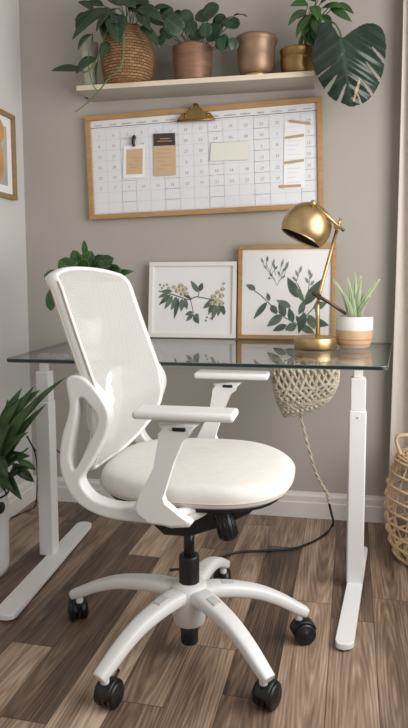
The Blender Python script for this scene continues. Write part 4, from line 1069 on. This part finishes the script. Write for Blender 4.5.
# seat cushion
def so(a, k=1.0):
    n_ = 3.0; c, s = math.cos(a), math.sin(a)
    r = (abs(c)**n_+abs(s)**n_)**(-1/n_)
    hx_ = .232; hy_ = .222*(1-.05*(c*r if c*r < 0 else 0)*-1)
    return c*r*hx_*k, s*r*hy_*k
SXc, SYc = -0.308, 1.527
def drop(x, z=.5):
    q = max(0, (x-(SXc+.06))/.17); return (-.016 if z > .5 else (-.004 if z > .495 else .006))*q*q
NSn = 72
rings_ = []
b = BM()
lay = [(.0, .526), (.35, .525), (.65, .523), (.84, .5215), (.93, .5185), (.975, .512), (1.0, .499), (1.0, .484), (.985, .472), (.95, .468), (.6, .466), (.0, .466)]
for k_, z in lay:
    if k_ == 0: rings_.append(b.verts.new((SXc, SYc, z))); continue
    rg = []
    for i in range(NSn):
        x, y = so(2*PI*i/NSn, k_); dish = -.006*math.exp(-((x+.03)/.12)**2-(y/.12)**2) if z > .51 else 0
        rg.append(b.verts.new((SXc+x, SYc+y, z+drop(SXc+x, z)+dish)))
    rings_.append(rg)
for a, c in zip(rings_, rings_[1:]):
    for i in range(NSn):
        i2 = (i+1) % NSn
        if not isinstance(a, list): f = b.faces.new((a, c[i], c[i2]))
        elif not isinstance(c, list): f = b.faces.new((a[i], c, a[i2]))
        else: f = b.faces.new((a[i], c[i], c[i2], a[i2]))
        f.smooth = True
seat = obj('seat_cushion', b, 'seat', ch, 'off-white upholstered seat', mods=(SUB(1),))
b = BM(); tube(b, [V((SXc+x, SYc+y, .484+drop(SXc+x, .484))) for x, y in [so(2*PI*i/NSn, 1.002) for i in range(NSn)]], .0018, 6, closed=True); obj('piping', b, 'beige', seat, 'beige seam around the seat')
b = BM(); rr0 = []
for k_, z in ((.93, .468), (.92, .458), (.7, .448), (.4, .446)):
    rr0.append([b.verts.new((SXc+x, SYc+y, z+drop(SXc+x, z))) for x, y in [so(2*PI*i/48, k_) for i in range(48)]])
for a, c in zip(rr0, rr0[1:]):
    for i in range(48): f = b.faces.new((a[i], c[i], c[(i+1) % 48], a[(i+1) % 48])); f.smooth = True
b.faces.new(rr0[-1]); b.faces.new(list(reversed(rr0[0])))
obj('seat_pan', b, 'black', ch)
# mechanism: black tapered housing with tilt knob
b = BM()
prism(b, [V((x, CY-.13, z)) for x, z in ((-.43, .452), (-.15, .452), (-.17, .43), (-.25, .392), (-.31, .366), (-.37, .366), (-.42, .41))], (0, .26, 0), bev=.008)
obj('tilt_mechanism', b, 'black', ch)
b = BM(); d0, d1 = ay(222, 511, 1.40), ay(229.5, 538, 1.40)
tube(b, [d0+(d0-d1)*.35, d0, d0.lerp(d1, .05), d0.lerp(d1, .93), d1], [.016, .019, .0225, .0215, .019], 20)
for i in range(14):
    a = 2*PI*i/14; ax_ = (d1-d0).normalized(); e1 = ax_.orthogonal().normalized(); e2 = ax_.cross(e1); off = (e1*math.cos(a)+e2*math.sin(a))*.022
    tube(b, [d0.lerp(d1, .1)+off, d0.lerp(d1, .9)+off], .0018, 5)
obj('tension_knob', b, 'black', ch)
# arms
post_px = [(159, 423), (163.5, 431), (163, 441), (155, 466), (141, 494), (134, 505), (137, 514), (150, 520), (172, 527), (190, 526), (194, 521), (180, 514), (163, 505), (160, 496), (175, 461), (184, 440), (189, 431), (200, 424)]
for sg in (-1, 1):
    yn = 1.265 if sg < 0 else CY*2-1.265
    xo = 0.0 if sg < 0 else .018
    P = []
    for u, v in post_px:
        p = ay(u, v, 1.265); P.append(V((p.x+xo, yn-.013, min(p.z, .682))))
    b = BM(); prism(b, P, (0, .026, 0), bev=.008, seg=3)
    # foot of the post runs inward under the seat
    p0, p1 = ay(150, 511, 1.265), ay(190, 521, 1.265)
    tube(b, catmull([V((p0.x+xo, yn, p0.z)), V((p1.x+xo-.03, yn-sg*.03, p1.z+.003)), V((p1.x+xo, yn-sg*.09, p1.z)), V((p1.x+xo+.01, yn-sg*.17, p1.z-.012))], 5), .0115, 12)
    arm = obj('armrest', b, 'plastic', ch)
    pl = ay(134.5, 413, 1.265); pr_ = ay(238.5, 413, 1.265)
    b = BM(); box(b, ((pl.x+pr_.x)/2+xo, yn, .6895), (pr_.x-pl.x-.008, .076, .018), bev=.008, seg=4); obj('arm_pad', b, 'plastic', arm)
    b = BM(); sl = ay(177.5, 431, 1.24); box(b, (sl.x+xo, yn-.0135, sl.z), (.028, .006, .008), bev=.002)
    obj('adjust_button', b, 'black', arm)
# gas lift
b = BM(); lathe(b, [(.001, .195), (.0135, .195), (.0135, .37), (.001, .37)], (CX, CY, 0), 24); obj('gas_lift', b, 'black_gloss', ch)
b = BM(); lathe(b, [(.001, .15), (.025, .15), (.026, .155), (.026, .262), (.024, .267), (.017, .269), (.001, .269)], (CX, CY, 0), 28); obj('lift_cover', b, 'black', ch)
b = BM(); lathe(b, [(.001, .034), (.021, .034), (.0225, .037), (.0225, .1), (.001, .1)], (CX, CY, 0), 28); obj('lift_foot', b, 'black', ch)
# star base
b = BM(); lathe(b, [(.024, .197), (.034, .195), (.046, .188), (.05, .175), (.048, .155), (.044, .135), (.04, .092), (.036, .088), (.024, .088), (.024, .197)], (CX, CY, 0), 36); hub = obj('base_hub', b, 'plastic', ch)
casters = [(170, 'back left'), (88, ''), (15.5, ''), (-46, ''), (-117, '')]
tips = [(p.x, p.y) for p in (az(u, v, .09) for u, v in ((77, 592), (224, 563), (302, 609), (266, 674), (102, 673)))]
tgt = [(p.x, p.y) for p in (az(u, v, .03) for u, v in ((78, 608.5), (222, 576), (303, 630.5), (267, 693.5), (109, 692.5)))]
swv = [200, 40, 300, 205, 250]
for (ang, _), (tx, ty), sw, (wx_, wy_) in zip(casters, tips, swv, tgt):
    a = math.atan2(ty-CY, tx-CX); d = V((math.cos(a), math.sin(a), 0)); n_ = V((-d.y, d.x, 0)); Rl = math.hypot(tx-CX, ty-CY)-.004
    b = BM(); path = [V((CX, CY, 0))+d*(r*Rl)+V((0, 0, z)) for r, z in ((.1, .170), (.25, .170), (.43, .163), (.62, .149), (.8, .125), (.94, .1), (1.05, .081))]
    tube(b, catmull(path, 5), [.018, .018, .017, .016, .015, .0145, .0125], 18, fixed=(n_, [.029, .027, .024, .0215, .0198, .0185, .016]), pw=.58)
    c = V((CX, CY, 0))+d*(Rl-.004); lathe(b, [(.001, .062), (.009, .062), (.010, .065), (.010, .09), (.001, .092)], (c.x, c.y, 0), 18)
    leg = obj('base_leg', b, 'plastic', ch)
    b = BM(); box(b, V((CX, CY, .1845))+d*.1, (.034, .024, .004), Matrix.Rotation(a, 3, 'Z') @ Matrix.Rotation(.10, 3, 'Y'), bev=.0015); obj('leg_insert', b, 'plastic_g', leg, 'grey inset plate')
    # caster
    sa = math.radians(sw); td = V((math.cos(sa), math.sin(sa), 0)); axl = V((-td.y, td.x, 0)); td = V((wx_-c.x, wy_-c.y, 0)); tl_ = min(td.length, .032); td = td.normalized() if td.length > .008 else V((math.cos(sa), math.sin(sa), 0)); axl = V((-td.y, td.x, 0)); wc = c+td*max(tl_, .012); wc.z = .0295
    Rw = V((0, 0, 1)).rotation_difference(axl).to_matrix()
    b = BM(); tube(b, [V((c.x, c.y, .036)), V((c.x, c.y, .07))], .0085, 12)
    # hood over the wheels
    tube(b, [wc+axl*-.006, wc+axl*.006], .0275, 24)
    pts = [wc+td*(math.cos(s)*.0315)+V((0, 0, math.sin(s)*.0315)) for s in [math.radians(20+i*14) for i in range(12)]]
    tube(b, pts, .0035, 8, fixed=(axl, [.021]*2))
    cs_ = obj('caster', b, 'black', ch)
    for s in (-1, 1):
        b = BM(); lathe(b, [(.001, -.009), (.024, -.009), (.0285, -.006), (.0295, 0), (.0285, .006), (.024, .009), (.010, .0095), (.009, .011), (.001, .011)] if s > 0 else [(.001, -.011), (.009, -.011), (.010, -.0095), (.024, -.009), (.0285, -.006), (.0295, 0), (.0285, .006), (.024, .009), (.001, .009)], wc+axl*(s*.0165), 32, Rw); obj('wheel', b, 'black', cs_)
    if ang != -117: continue
    b = BM(); tube(b, [wc+td*.022+V((0, 0, .02)), wc+td*.036+V((0, 0, .024)), wc+td*.044+V((0, 0, .03))], [.004, .004, .0035], 8); obj('brake_lever', b, 'black', cs_)

# ------------------------------------------------------------------ light
w = bpy.data.worlds.new('World'); SC.world = w; w.use_nodes = True
bg = w.node_tree.nodes['Background']; bg.inputs[0].default_value = (1.0, 0.985, 0.965, 1); bg.inputs[1].default_value = 0.28
def area(name, loc, target, sx, sy, power, col):
    l = bpy.data.lights.new(name, 'AREA'); l.shape = 'RECTANGLE'; l.size = sx; l.size_y = sy; l.energy = power; l.color = col
    o = bpy.data.objects.new(name, l); COL.objects.link(o); o.location = V(loc)
    o.rotation_euler = (V(target)-V(loc)).to_track_quat('-Z', 'Y').to_euler(); return o
area('window_daylight', (RX+.04, (wy0+wy1)/2, (wz0+wz1)/2), (RX-1, (wy0+wy1)/2, (wz0+wz1)/2-.15), wy1-wy0, wz1-wz0, 44, (1.0, .985, .965))
area('rear_daylight', (-.1, BY+.05, 1.35), (-.1, 1.0, 1.1), 2.0, 1.9, 5, (1.0, .985, .965))

SC.view_settings.view_transform = 'Standard'; SC.view_settings.look = 'None'; SC.view_settings.gamma = 1.0
SC.view_settings.use_curve_mapping = False; SC.view_settings.exposure = 0.0
SC.cycles.max_bounces = 10; SC.cycles.transparent_max_bounces = 24
